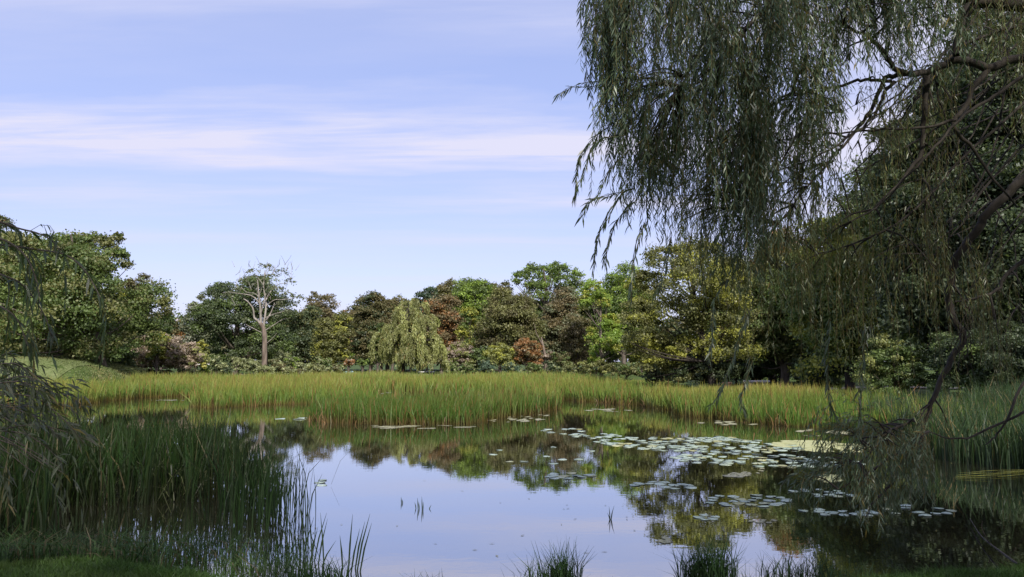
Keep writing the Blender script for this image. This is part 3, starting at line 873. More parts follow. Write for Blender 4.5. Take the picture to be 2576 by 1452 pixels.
    # branch targets: (u0,u1,v0,v1,depth0,depth1,count, strands per branch, length lo, hi, leaf step factor)
    zones = [
        (1530, 1610, -200, 60, 5.9, 6.6, 15, 10, .5, 1.15, 1.0),
        (1500, 1580, 60, 360, 5.9, 6.5, 11, 9, .45, .95, 1.0),
        (1570, 1760, -200, 380, 5.8, 7.6, 45, 9, .6, 1.25, 1.0),
        (1760, 1960, -200, 420, 5.8, 7.8, 47, 10, .7, 1.4, 1.0),
        (1840, 1920, 120, 450, 5.8, 6.4, 16, 13, .6, 1.25, 1.0),
        (1560, 1720, 330, 500, 6.0, 7.2, 19, 9, .35, .75, 1.2),
        (1690, 1860, 400, 560, 6.0, 7.2, 13, 8, .5, 1.05, 1.3),
        (1960, 2120, -200, 160, 5.8, 7.4, 34, 11, .4, 1.0, 1.0),
        (1950, 2090, 160, 360, 6.2, 7.6, 16, 9, .5, 1.1, 1.1),
        (2100, 2270, 200, 420, 6.3, 7.6, 9, 6, .4, .9, 1.3),
        (1760, 2000, 500, 640, 6.4, 7.6, 18, 8, .5, .95, 1.4),
        (1960, 2110, 330, 640, 6.3, 7.6, 11, 6, .6, 1.2, 1.6),
        (2120, 2420, -220, 60, 5.8, 7.4, 44, 11, .4, .95, 1.0),
        (2240, 2576, 40, 300, 6.4, 8.2, 24, 6, .5, 1.3, 1.7),
        (2080, 2576, 330, 700, 6.6, 8.6, 29, 6, .6, 1.5, 1.9),
        (1860, 2300, 560, 720, 6.6, 8.0, 17, 6, .6, 1.25, 1.8),
        (2430, 2640, -250, 40, 5.8, 7.8, 18, 8, .4, .9, 1.3),
        (2420, 2600, 700, 900, 7.0, 8.0, 9, 6, .4, .9, 1.5),
        (2080, 2330, 1040, 1150, 6.9, 7.8, 22, 10, .35, .8, 1.2),
        (2040, 2200, 1130, 1230, 6.8, 7.4, 10, 9, .25, .5, 1.1),
        (2200, 2420, 1060, 1120, 7.2, 7.6, 7, 6, .2, .5, 1.3),
    ]
    L = Acc(); ST = Acc()
    for (u0, u1, v0, v1, Ya, Yb, cnt, per, l0, l1, stp) in zones:
        for _ in range(cnt):
            tgt = at(rng.uniform(u0, u1), rng.uniform(v0, v1), rng.uniform(Ya, Yb))
            dist = np.linalg.norm(nodes_a - tgt + np.array([0, 0, -.2]), axis=1)
            s_ = nodes_a[np.argmin(dist)]
            mid = (s_ + tgt) / 2 + np.array([0, 0, .12 * np.linalg.norm(tgt - s_)])
            path = catmull([s_, mid, tgt], 4)
            tube(br, path, [.011, .007, .003], 5)
            n = per
            f = rng.uniform(.45, 1.0, n)
            st = np.array([path[int(k * (len(path) - 1))] for k in f]) + rng.normal(size=(n, 3)) * np.array([.05, .07, .03])
            d0 = norm(norm(tgt - s_ + 1e-6)[None] * .9 + rng.normal(size=(n, 3)) * .35)
            ln = rng.uniform(l0, l1, n) * rng.uniform(.75, 1.1)
            step = .027
            P, D, mk = strands(rng, st, d0, ln, step, .17, .05)
            S_, K, _ = P.shape
            strand_stems(ST, P, mk, .0016, .001, every=4, tint=(0.12, .095, .035))
            lm = mk & (rng.random((S_, K)) < .95 / stp)
            lm[:, :2] = False
            pp = P[lm]; dd = D[lm]; m = len(pp)
            if m == 0: continue
            sd = rand_unit(rng, m); sd = norm(sd - dd * np.sum(sd * dd, 1, keepdims=True))
            ax = norm(dd * .75 + sd * .65 + np.array([0, 0, -.35]))
            ln_ = rng.uniform(.05, .088, m) * (.8 if stp > 1.25 else 1)
            tn = np.array([[.08, .118, .058]]) * rng.uniform(.7, 1.35, (m, 1)) + np.array([[.03, .035, .02]]) * rng.random((m, 1))
            if stp > 1.25: tn = tn * np.array([[1.15, 1.0, .6]])
            yl = rng.random(m) < .025
            tn[yl] = (.22, .17, .04)
            long_leaves(L, pp, ax, rand_unit(rng, m), ln_, ln_ * rng.uniform(.12, .175, m), tn, .12)
    # single escaping twigs at the left outline
    def twig(pts, Y_, lf=.9):
        p = catmull([at(u, v, Y_) for (u, v) in pts], 10)
        seg = np.linalg.norm(np.diff(p, axis=0), axis=1).sum()
        n = int(seg / .022)
        t = np.linspace(0, 1, n)
        pp = np.stack([np.interp(t * seg, np.concatenate([[0], np.cumsum(np.linalg.norm(np.diff(p, axis=0), axis=1))]), p[:, k]) for k in range(3)], 1)
        tube(ST, pp, [.003, .0015], 4, tint=np.array([.1, .08, .03]))
        dd = norm(np.gradient(pp, axis=0))
        m = len(pp)
        sd = rand_unit(rng, m)
        ax = norm(dd * .8 + sd * .55 + np.array([0, 0, -.3]))
        ln_ = rng.uniform(.06, .10, m)
        tn = np.array([[.075, .105, .05]]) * rng.uniform(.7, 1.3, (m, 1))
        long_leaves(L, pp, ax, rand_unit(rng, m), ln_, ln_ * .17, tn, .12)
    for pts in ([(1560, 200), (1500, 212), (1460, 214), (1425, 226), (1405, 240)], [(1560, 300), (1510, 330), (1470, 380), (1452, 430), (1450, 500)],
                [(1570, 340), (1500, 360), (1475, 410), (1462, 460)], [(1600, 470), (1530, 490), (1485, 510), (1462, 550)],
                [(1570, 480), (1520, 560), (1500, 610), (1494, 678)], [(1600, 500), (1550, 560), (1530, 620), (1520, 665)], [(1580, 380), (1530, 430), (1510, 480)],
                [(1500, -60), (1480, -20), (1462, 20)], [(1830, 700), (1800, 760), (1790, 860), (1780, 900)], [(1690, 600), (1670, 690), (1650, 740)],
                [(1620, 560), (1590, 650), (1585, 760)], [(1885, 780), (1845, 900), (1810, 985), (1790, 1020)], [(2090, 800), (2080, 900), (2090, 1010), (2100, 1050)],
                [(2180, 820), (2170, 900), (2165, 1000), (2160, 1060)], [(1890, 900), (1870, 1000), (1868, 1030)]):
        for _ in range(2):
            twig([(u + rng.uniform(-6, 6), v + rng.uniform(-6, 6)) for (u, v) in pts], rng.uniform(5.9, 6.5))
    # the crown that continues overhead and behind the viewer
    m = 2800
    st = np.stack([rng.uniform(-3.2, 13, m), rng.uniform(-9, 4.0, m), rng.uniform(5.0, 10.5, m)], 1)
    keep = (st[:, 2] > 1.9 + 0.75 * np.maximum(st[:, 1], 0) + 1.5) & (np.hypot((st[:, 0] - 5) / 8.5, (st[:, 1] + 2) / 7.5) < 1)
    st = st[keep]; m = len(st)
    d0 = np.stack([rng.normal(size=m) * .5, rng.normal(size=m) * .5, np.full(m, .1)], 1)
    P, D, mk = strands(rng, st, d0, rng.uniform(.8, 2.0, m), .07, .3, .05)
    pp = P[mk]; dd = D[mk]; k = len(pp)
    pp = pp + rng.normal(size=(k, 3)) * .05
    tn = np.array([[.075, .105, .05]]) * rng.uniform(.7, 1.3, (k, 1))
    long_leaves(L, pp, norm(dd + .5 * rand_unit(rng, k)), rand_unit(rng, k), np.full(k, .2), np.full(k, .055), tn, .1)
    for k in range(14):
        e = np.array([rng.uniform(-2, 11), rng.uniform(-8, 2), rng.uniform(6.5, 10)])
        s2 = np.array([tx - .5, ty + .5, 5.2])
        tube(br, catmull([s2, (s2 + e) / 2 + np.array([0, -.5, 1.2]), e], 5), [.14, .09, .03], 7)
    # twigs drooping right down to the pond at the lower bough, with floating ends
    obj('bough', br.mesh('bough', True), M['bark'], root)
    obj('twigs', ST.mesh('twigs'), M['leaf'], root)
    obj('foliage', L.mesh('foliage'), M['willow_leaf'], root)


fg_willow()


# ------------------------------------------------------------------ left willow sprays
def left_willow():
    rng = np.random.default_rng(31)
    tx, ty = -6.4, 1.2
    gz = h1(tx, ty)
    root = empty('weeping_willow', (tx, ty, gz))
    tagit(root, 'left willow reaching grey-green leafy sprays in from the left edge', 'tree', 'willows hanging over the near bank')
    tk = Acc()
    tube(tk, catmull([[tx, ty, gz - .2], [tx, ty, 1.6], [tx - .2, ty + .2, 3.4], [tx - .4, ty, 6]], 4), [.4, .33, .25, .1], 10)
    obj('trunk', tk.mesh('trunk', True), M['bark'], root)
    br = Acc(); L = Acc(); ST = Acc()
    s = np.array([tx - .05, ty + .1, 2.6])
    warm = [0]
    def leafy(pp, dens, size, hang=.5):
        dd = norm(np.gradient(pp, axis=0))
        k = rng.random(len(pp)) < dens
        p = pp[k]; d = dd[k]; m = len(p)
        if m == 0: return
        sd = rand_unit(rng, m)
        ax = norm(d * .6 + sd * .55 + np.array([0, 0, -hang]))
        ln = size * rng.uniform(.65, 1.15, m)
        tn = np.array([[.075, .09, .043] if warm[0] else [.06, .095, .035]]) * rng.uniform(.6, 1.5, (m, 1))
        yl = rng.random(m) < .04
        tn[yl] = (.2, .16, .06)
        long_leaves(L, p, ax, rand_unit(rng, m), ln, ln * rng.uniform(.14, .2, m), tn, .2)
    def resample(p, step):
        dl = np.concatenate([[0], np.cumsum(np.linalg.norm(np.diff(p, axis=0), axis=1))])
        t = np.arange(0, dl[-1], step)
        return np.stack([np.interp(t, dl, p[:, k]) for k in range(3)], 1)
    # upper arching twigs
    ups = [([(-150, 520), (0, 559), (48, 575), (95, 587), (131, 606), (154, 634)], 3.6), ([(-150, 600), (0, 616), (79, 626), (166, 642), (214, 682), (238, 721), (253, 749)], 3.6),
           ([(-150, 640), (0, 690), (60, 720), (110, 790), (130, 850)], 3.9), ([(-150, 560), (0, 600), (60, 640), (90, 700), (100, 760)], 3.5), ([(-160, 700), (-20, 760), (40, 800), (70, 870)], 3.7)]
    for pts, Y_ in ups:
        c = catmull([at(u, v, Y_) for (u, v) in pts], 8)
        tube(br, catmull([s, (s + c[0]) / 2 + np.array([0, 0, .3]), c[0]], 4), [.03, .015, .006], 6)
        tube(br, c, [.006, .004, .002], 5)
        leafy(resample(c, .02), .8, .075)
        rs = resample(c[len(c) // 5:], .05)
        for p in rs[rng.random(len(rs)) < .3]:
            st = p[None]
            P, D, mk = strands(rng, st, np.array([[.4, .1, .1]]) + rng.normal(size=(1, 3)) * .3, np.array([rng.uniform(.18, .62)]), .02, .3, .06)
            q = P[0][mk[0]]
            tube(ST, q[::3] if len(q) > 6 else q, [.0016, .001], 3, tint=np.array([.12, .1, .03]))
            leafy(q, .62, .078, .6)
    # lower arching sprays
    for k in range(22):
        v0 = rng.uniform(930, 1100); ue = rng.uniform(40, 250); vm = v0 - rng.uniform(-10, 50)
        ve = vm + rng.uniform(20, 150) * (ue / 262)
        Y_ = rng.uniform(3.3, 4.6)
        pts = [(-170, v0 + rng.uniform(-30, 60)), (-40, v0 - 15), (ue * .35, vm), (ue * .7, (vm * .6 + ve * .4)), (ue, ve)]
        c = catmull([at(u, v, Y_) for (u, v) in pts], 8)
        s3 = np.array([tx + .2, ty + .1, 1.2])
        tube(br, catmull([s3, (s3 + c[0]) / 2 + np.array([0, 0, .2]), c[0]], 4), [.02, .01, .004], 5)
        tube(br, c, [.0035, .0025, .0012], 4)
        warm[0] = 1
        leafy(resample(c, .016), .75, .075, .25)
        rs = resample(c[8:], .09)
        for p in rs[rng.random(len(rs)) < .5]:
            P, D, mk = strands(rng, p[None], np.array([[.8, .1, .15]]) + rng.normal(size=(1, 3)) * .5, np.array([rng.uniform(.1, .3)]), .018, .12, .06)
            leafy(P[0][mk[0]], .7, .07, .3)
    # small sprays lower left over the rushes
    for k in range(14):
        u0 = rng.uniform(-60, 160); v0 = rng.uniform(1080, 1200); Y_ = rng.uniform(3.8, 4.8)
        P, D, mk = strands(rng, at(u0, v0, Y_)[None], np.array([[.4, .1, .2]]) + rng.normal(size=(1, 3)) * .4, np.array([rng.uniform(.15, .4)]), .02, .2, .06)
        q = P[0][mk[0]]
        e0 = at(-160, v0 - 60, Y_)
        tube(br, catmull([e0, (e0 + q[0]) / 2 + np.array([0, 0, .1]), q[0]], 4), [.004, .002], 4)
        leafy(q, .7, .07, .4)
    # crown overhead outside the view, shading the near rushes
    m = 900
    st = np.stack([rng.uniform(-12, -1.5, m), rng.uniform(-6, 4.0, m), rng.uniform(4.2, 9, m)], 1)
    keep = (st[:, 2] > 3.6 + 0.75 * np.maximum(st[:, 1], 0))
    st = st[keep]; m = len(st)
    P, D, mk = strands(rng, st, rng.normal(size=(m, 3)) * .5, rng.uniform(.6, 1.6, m), .08, .3, .05)
    pp = P[mk]; dd = D[mk]; k = len(pp)
    tn = np.array([[.075, .105, .05]]) * rng.uniform(.7, 1.3, (k, 1))
    long_leaves(L, pp, norm(dd + .5 * rand_unit(rng, k)), rand_unit(rng, k), np.full(k, .2), np.full(k, .055), tn, .1)
    for k in range(10):
        e = np.array([rng.uniform(-11, -2), rng.uniform(-5, 2), rng.uniform(6, 8.5)])
        s2 = np.array([tx - .3, ty + .1, 4.4])
        tube(br, catmull([s2, (s2 + e) / 2 + np.array([0, -.2, .8]), e], 5), [.1, .06, .02], 6)
    obj('bough', br.mesh('bough', True), M['bark_mid'], root)
    obj('twigs', ST.mesh('twigs'), M['leaf'], root)
    obj('foliage', L.mesh('foliage'), M['willow_leaf'], root)


left_willow()


# ------------------------------------------------------------------ reeds
def in_poly(x, y, poly):
    inside = np.zeros(len(x), bool)
    n = len(poly)
    j = n - 1
    for i in range(n):
        xi, yi = poly[i]; xj, yj = poly[j]
        c = ((yi > y) != (yj > y)) & (x < (xj - xi) * (y - yi) / (yj - yi + 1e-12) + xi)
        inside ^= c
        j = i
    return inside


def vnoise(x, y, s, seed):
    r = np.random.default_rng(seed)
    o = np.zeros_like(x)
    for k in range(7):
        a = r.uniform(0, 2 * np.pi); f = s * r.uniform(.5, 1.8); ph = r.uniform(0, 6.28)
        o += np.sin((x * math.cos(a) + y * math.sin(a)) * f + ph)
    return o / 3.0


def blades(acc, rng, x, y, z, h, w, lean, c_base, c_mid, c_tip, curve=.15, lean_dir=None):
    n = len(x)
    a = rng.uniform(0, 2 * np.pi, n) if lean_dir is None else lean_dir
    fa = rng.uniform(0, np.pi, n)
    ld = np.stack([np.cos(a), np.sin(a), 0 * a], 1)
    sd = np.stack([np.cos(fa), np.sin(fa), 0 * fa], 1)
    b = np.stack([x, y, z], 1)
    lv = lean[:, None] * ld
    hh = h[:, None]
    up = np.array([[0, 0, 1.0]])
    m1 = b + up * hh * .5 + lv * hh * .35
    cv = np.asarray(curve) if np.ndim(curve) else np.full(n, curve)
    t = b + up * hh * (1 - cv[:, None] * .5) + lv * hh + ld * hh * cv[:, None] * .6
    W = w[:, None] * .5
    v = np.stack([b - sd * W * .8, b + sd * W * .8, m1 + sd * W, m1 - sd * W, t + sd * W * .12, t - sd * W * .12], 1).reshape(-1, 3)
    k = (np.arange(n) * 6)[:, None]
    q = np.concatenate([k + np.array([[0, 1, 2, 3]]), k + np.array([[3, 2, 4, 5]])])
    tt = np.stack([c_base, c_base, c_mid, c_mid, c_tip, c_tip], 1).reshape(-1, 3)
    acc.add(v, q, tt)


POND_REEDS = [(-34, 28), (-22, 30), (-18.2, 33), (-19.7, 39.5), (-17.5, 41.5), (-14.8, 40), (-13.5, 33), (-12, 31.2), (-10.3, 33.5), (-9.2, 34.2), (-7.4, 33), (-7.0, 27), (-6.3, 23.9), (-5.0, 23.3), (-3.4, 22.9),
              (-2.2, 23.2), (-1.3, 23.3), (-.7, 25), (-0.3, 26.3), (1.1, 27.4), (1.5, 29), (1.9, 34), (2.2, 38.6), (3.0, 36.5), (4.3, 34.2), (5.8, 31.4), (6.2, 27.5), (7.1, 24), (7.9, 22.4), (9.3, 21.8), (8.9, 19.5),
              (9.6, 17.5), (13.5, 17), (14.0, 30), (12.9, 37), (11.9, 43), (11.2, 48), (12, 60), (10, 67.5), (0, 67.5), (-14, 67), (-27, 62), (-26, 50), (-27, 40), (-34, 34)]
HOLE = [(-10.6, 42.5), (-8.6, 40.5), (-7.0, 37), (-5.2, 31.5), (-3, 30.2), (-1, 30), (.8, 31), (1.6, 34), (2.1, 38), (1.8, 42), (-1, 43.5), (-3, 44.5), (-6, 47), (-9, 48.4), (-11.0, 46)]


def reed_field():
    rng = np.random.default_rng(41)
    acc = Acc()
    n = 420000
    # denser near the viewer: sample y with ~1/y density
    u = rng.random(n)
    y = 17 * (68 / 17) ** u
    x = rng.uniform(-34, 14.5, n)
    # more blades within the visible wedge only
    vis = (np.abs(x) < y * .70 + 2)
    x = x[vis]; y = y[vis]
    ex = vnoise(x, y, 2.2, 3) * .35
    k = in_poly(x + ex, y + ex * .6, POND_REEDS) & (~in_poly(x + ex, y + ex, HOLE) | (rng.random(len(x)) < .035))
    x = x[k]; y = y[k]
    n = len(x)
    patch = vnoise(x, y, .35, 5); fine = vnoise(x, y, 1.4, 6)
    hgt = .70 + .17 * patch + .14 * fine + .11 * vnoise(x, y, 4.5, 7) + rng.normal(size=n) * .13 + .3 * (rng.random(n) < .02)
    hgt = np.where((y > 33) & (y < 48), hgt + .06, hgt)
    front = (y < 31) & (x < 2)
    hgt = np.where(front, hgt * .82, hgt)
    hgt = np.where(x > 6.5, hgt * np.interp(y, [26, 33, 40, 46], [1, .80, .62, .5]), hgt)
    hgt = np.clip(hgt, .25, 1.3)
    w = (.010 + .00055 * y) * rng.uniform(.7, 1.3, n)
    lean = np.abs(rng.normal(size=n)) * .17 * (1 + 2.2 * (rng.random(n) < .06))
    g = np.array([.105, .19, .028]); gold = np.array([.40, .34, .075]); lime = np.array([.33, .39, .095]); brown = np.array([.30, .16, .06])
    back = np.clip((y - 30) / 25, 0, 1)
    midz = ((y > 30) & (y < 50)) * 1.0
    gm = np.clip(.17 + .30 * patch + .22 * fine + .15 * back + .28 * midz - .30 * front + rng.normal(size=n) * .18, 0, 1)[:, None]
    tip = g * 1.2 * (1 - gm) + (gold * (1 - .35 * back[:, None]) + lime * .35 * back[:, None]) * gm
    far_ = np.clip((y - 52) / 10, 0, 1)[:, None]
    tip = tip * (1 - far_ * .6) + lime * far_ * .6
    mid = g * (1 - gm * .6) + lime * gm * .6
    base = g * .25 + brown * .55 * np.ones((n, 1))
    j = rng.uniform(.75, 1.25, (n, 1))
    dead = (rng.random(n) < .10)[:, None]
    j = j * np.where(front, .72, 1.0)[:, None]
    tip = np.where(dead, brown * 1.1, tip) * j; mid = np.where(dead, brown, mid) * j; base = base * j
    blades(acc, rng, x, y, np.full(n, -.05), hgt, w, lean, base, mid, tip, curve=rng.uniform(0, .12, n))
    # dead broken stalks at the front edges
    m = 26000
    y2 = 17 * (46 / 17) ** rng.random(m); x2 = rng.uniform(-32, 14, m)
    inn = in_poly(x2, y2, POND_REEDS)
    nearedge = ~in_poly(x2, y2 - .9, POND_REEDS)
    k = inn & nearedge & (np.abs(x2) < y2 * .7 + 2)
    x2 = x2[k]; y2 = y2[k]; m = len(x2)
    br_ = np.tile(np.array([.27, .16, .07]), (m, 1)) * rng.uniform(.6, 1.4, (m, 1))
    blades(acc, rng, x2, y2, np.full(m, -.03), rng.uniform(.15, .55, m), rng.uniform(.012, .03, m), rng.uniform(.2, 1.1, m), br_, br_, br_, curve=rng.uniform(0, .5, m))
    tagit(obj('reed_bed', acc.mesh('reed_bed'), M['reed']), 'wide bed of sunlit green and golden reeds across the pond', 'reeds', kind='stuff')


reed_field()


def right_cattails():
    rng = np.random.default_rng(42)
    acc = Acc()
    poly = [(8.2, 14.6), (8.9, 13.3), (9.6, 12.6), (16, 12), (16, 24), (10, 22), (9.2, 19)]
    n = 26000
    x = rng.uniform(7.5, 16, n); y = rng.uniform(12, 24, n)
    k = in_poly(x + vnoise(x, y, 3, 8) * .25, y, poly)
    x = x[k]; y = y[k]; n = len(x)
    hgt = .98 + .13 * vnoise(x, y, 1, 9) + rng.normal(size=n) * .17
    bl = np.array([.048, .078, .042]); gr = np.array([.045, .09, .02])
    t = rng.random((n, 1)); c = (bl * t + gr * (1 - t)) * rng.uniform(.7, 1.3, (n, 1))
    dead = (rng.random(n) < .06)[:, None]
    c = np.where(dead, np.array([.27, .2, .09]), c)
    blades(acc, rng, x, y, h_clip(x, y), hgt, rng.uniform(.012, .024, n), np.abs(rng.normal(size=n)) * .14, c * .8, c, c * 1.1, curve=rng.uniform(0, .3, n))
    tagit(obj('cattail_bed', acc.mesh('cattail_bed'), M['reed']), 'shaded blue-green cattails on the right bank', 'cattails', kind='stuff')
    # fallen yellow blades lying on the water
    for i in range(16):
        u = rng.uniform(2410, 2600); v = rng.uniform(1183, 1204)
        p = on_water(u, v, .012)
        d = np.array([math.cos(rng.uniform(-.3, .3)), rng.uniform(-.35, .35), 0]); L_ = rng.uniform(.35, .8)
        a_ = Acc()
        sd = np.array([-d[1], d[0], 0]) * .011
        pts = [p - d * L_ / 2, p + np.array([0, .02, .012]), p + d * L_ / 2 + np.array([0, 0, .02])]
        v_ = np.array([pts[0] - sd * .6, pts[0] + sd * .6, pts[1] + sd, pts[1] - sd, pts[2] + sd * .2, pts[2] - sd * .2])
        a_.add(v_, np.array([[0, 1, 2, 3], [3, 2, 4, 5]]), np.tile(np.array([.42, .42, .1]) * rng.uniform(.7, 1.1), (6, 1)))
        tagit(obj('fallen_reed', a_.mesh('fallen_reed'), M['reed']), 'yellow fallen reed blade floating before the right cattails', 'reed blade', 'fallen reed blades on the water')


def h_clip(x, y):
    return np.maximum(height(x, y), -.05)


right_cattails()


def near_rushes():
    rng = np.random.default_rng(43)
    acc = Acc()
    poly = [(-12, 14.5), (-6.2, 14.2), (-4.6, 13.4), (-4.0, 12.2), (-3.5, 11.7), (-3.2, 10.9), (-3.45, 10.2), (-4.1, 10.6), (-4.9, 10.4), (-5.6, 10.3), (-5.9, 9.2), (-5.2, 8.6), (-4.6, 7.8), (-12, 7.0)]
    n = 21000
    x = rng.uniform(-11, -3, n); y = rng.uniform(6.4, 14.5, n)
    d = vnoise(x, y, 2.6, 11)
    k = in_poly(x + d * .18, y + d * .15, poly) & (np.abs(x) < y * .72 + .6)
    edge = np.clip((-x - 3.2) / 2.2, 0, 1)
    k &= rng.random(n) < (.18 + .75 * edge) * (.7 + .3 * d)
    x = x[k]; y = y[k]; n = len(x)
    hgt = 1.02 + .10 * vnoise(x, y, 1.2, 12) + rng.normal(size=n) * .16
    hgt = np.where(y < 8.5, hgt * .72, hgt)
    hgt = np.where(x > -4.4, hgt * .86, hgt)
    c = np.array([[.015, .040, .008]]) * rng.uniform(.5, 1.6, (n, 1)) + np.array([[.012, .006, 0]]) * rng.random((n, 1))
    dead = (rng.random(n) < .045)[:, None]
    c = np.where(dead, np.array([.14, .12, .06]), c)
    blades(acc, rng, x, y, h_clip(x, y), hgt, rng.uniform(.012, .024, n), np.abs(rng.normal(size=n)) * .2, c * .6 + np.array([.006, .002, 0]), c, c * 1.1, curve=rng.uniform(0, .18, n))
    # thinner outliers stepping right in the water
    m = 330
    t = rng.random(m)
    x = -3.7 + .95 * t + rng.normal(size=m) * .2; y = 10.6 - 1.2 * t + rng.normal(size=m) * .45
    c = np.array([[.022, .050, .010]]) * rng.uniform(.6, 1.5, (m, 1))
    blades(acc, rng, x, y, np.full(m, -.05), rng.uniform(.45, 1.0, m), rng.uniform(.009, .016, m), np.abs(rng.normal(size=m)) * .17, c, c, c, curve=rng.uniform(0, .15, m))
    # kinked, collapsed blades
    m = 700
    x = rng.uniform(-7.5, -2.6, m); y = rng.uniform(7.4, 12, m)
    c = np.array([[.08, .09, .035]]) * rng.uniform(.5, 1.5, (m, 1))
    ok = (in_poly(x, y, poly) | (rng.random(m) < .05))
    blades(acc, rng, x[ok], y[ok], np.full(ok.sum(), .02), rng.uniform(.3, .9, ok.sum()), rng.uniform(.008, .015, ok.sum()), rng.uniform(.4, 1.4, ok.sum()), c[ok], c[ok], c[ok], curve=rng.uniform(.2, 1.0, ok.sum()))
    tagit(obj('rush_bed', acc.mesh('rush_bed'), M['reed']), 'dark green shaded rushes standing in the near left water', 'rushes', kind='stuff')


near_rushes()


# individual blades and clumps that stand alone
def lone_blades(name, label, marks, cat='reed', w=.012, col=(.045, .08, .025), mat='reed'):
    """marks: (base_u, base_v, tip_u, tip_v) on the water; the tip is above the base"""
    acc = Acc()
    pts0 = on_water(marks[0][0], marks[0][1])
    for (bu, bv, tu, tv) in marks:
        b = on_water(bu, bv, -.02)
        t = at(tu, tv, b[1])
        m = (b + t) / 2 + np.array([(t[0] - b[0]) * -.12, 0, 0])
        sd = norm(np.array([1.0, .35, 0])) * w * .5
        v = np.array([b - sd * .8, b + sd * .8, m + sd, m - sd, t + sd * .12, t - sd * .12])
        acc.add(v, np.array([[0, 1, 2, 3], [3, 2, 4, 5]]), np.tile(np.array(col), (6, 1)))
    return tagit(obj(name, acc.mesh(name), M[mat]), label, cat)


lone_blades('reed_sprig', 'lone pair of thin reed stems in open water, left of the centre', [(1010, 1270, 1009, 1250), (1013, 1270, 1012, 1256)])
lone_blades('reed_sprig', 'larger sprig of thin reed stems in the middle of open water', [(1047, 1283, 1043, 1263), (1052, 1286, 1050, 1252), (1055, 1284, 1053, 1262), (1062, 1286, 1061, 1249), (1064, 1288, 1065, 1262)])
lone_blades('reed_sprig', 'single leaning reed tip right of the middle sprig', [(1079, 1284, 1085, 1270)])
lone_blades('reed_sprig', 'thin twiggy sprig in the open water towards the right', [(1535, 1312, 1532, 1274), (1536, 1312, 1545, 1272), (1535, 1311, 1528, 1290), (1537, 1311, 1541, 1290)])
lone_blades('reed_clump', 'three tall spreading cattail blades at the left of open water', [(862, 1432, 855, 1347), (876, 1444, 887, 1294), (893, 1436, 918, 1312), (898, 1440, 931, 1292), (905, 1444, 935, 1316), (882, 1450, 905, 1330)], w=.016)
lone_blades('reed_clump', 'tall cattail clump with the highest blade before the open water', [(770, 1400, 767, 1207), (775, 1395, 772, 1215), (762, 1410, 790, 1300), (755, 1410, 748, 1330), (780, 1420, 800, 1325), (790, 1415, 822, 1290), (800, 1425, 824, 1305),
            (786, 1425, 780, 1330), (740, 1410, 722, 1290), (748, 1415, 735, 1300), (808, 1430, 845, 1360), (765, 1400, 752, 1240), (730, 1400, 700, 1300), (815, 1430, 806, 1290)], w=.014)


def tuft(name, label, u, v, spread, hgt, n, seed, col=(.055, .10, .03), w=.006, lean=.5, cat='grass tuft', group='grass tufts on the near bank', curve=.5, z=None):
    rng = np.random.default_rng(seed)
    p = on_water(u, v, .12)
    spread *= .8; hgt *= .84
    x = p[0] + np.clip(rng.normal(size=n), -1.7, 1.7) * spread; y = p[1] + np.clip(rng.normal(size=n), -1.7, 1.7) * spread * .6
    zz = np.maximum(height(x, y), -.02)
    c = np.array([col]) * rng.uniform(.6, 1.6, (n, 1))
    acc = Acc()
    blades(acc, rng, x, y, zz - .01, hgt * rng.uniform(.45, 1.05, n), w * rng.uniform(.7, 1.3, n), lean * np.abs(rng.normal(size=n)), c, c, c * 1.1, curve=curve * rng.random(n))
    o = tagit(obj(name, acc.mesh(name), M['grass']), label, cat, group)
    return o


tuft('grass_tuft', 'small fan-shaped grass tuft at the bottom edge, left of the centre', 1072, 1450, .10, .26, 90, 1)
tuft('grass_tuft', 'wispy pale tuft left of the tall dark sedge', 1362, 1446, .15, .42, 130, 2, lean=.35)
tuft('sedge_clump', 'tall dark sedge clump at the centre bottom edge', 1412, 1448, .11, .56, 220, 3, col=(.035, .075, .022), lean=.2, w=.007)
tuft('sedge_clump', 'dense dark sedge clump, left one below the lily pads', 1745, 1436, .09, .50, 190, 4, col=(.03, .06, .02), lean=.3, w=.007)
tuft('sedge_clump', 'tallest dark sedge clump below the lily pads', 1800, 1436, .12, .62, 280, 5, col=(.03, .065, .02), lean=.2, w=.007)
tuft('sedge_clump', 'bushy sedge clump in front of the reflected bright sky', 2005, 1436, .2, .44, 240, 6, col=(.035, .065, .025), lean=.3)
tuft('grass_tuft', 'short tuft between the two sedge groups', 1530, 1450, .12, .18, 70, 7)
tuft('grass_tuft', 'fine tall grass heads right of the tallest sedge', 1890, 1440, .25, .34, 80, 8, lean=.3, w=.004)
tuft('grass_tuft', 'feathery tuft at the right end of the bright reflection', 2120, 1436, .15, .36, 90, 9, lean=.35, w=.004)
tuft('grass_tuft', 'low grass tuft beside the cattail fan', 860, 1450, .18, .26, 160, 10, lean=.5, w=.004)
tuft('grass_tuft', 'weedy green tuft at the corner of the left rushes', 660, 1420, .3, .42, 330, 11, lean=.45, w=.005, col=(.07, .12, .035))
tuft('grass_tuft', 'brownish matted tuft under the left rushes', 150, 1390, .45, .38, 500, 12, lean=.9, w=.005, col=(.13, .11, .05), curve=1.1)
tuft('grass_tuft', 'leafy nettle-like tuft standing before the dark gap in the rushes', 790, 1428, .2, .34, 150, 13, lean=.4, w=.009, col=(.05, .1, .03))
tuft('grass_tuft', 'small stray tuft at the bottom edge near the middle', 1200, 1452, .09, .14, 40, 14)


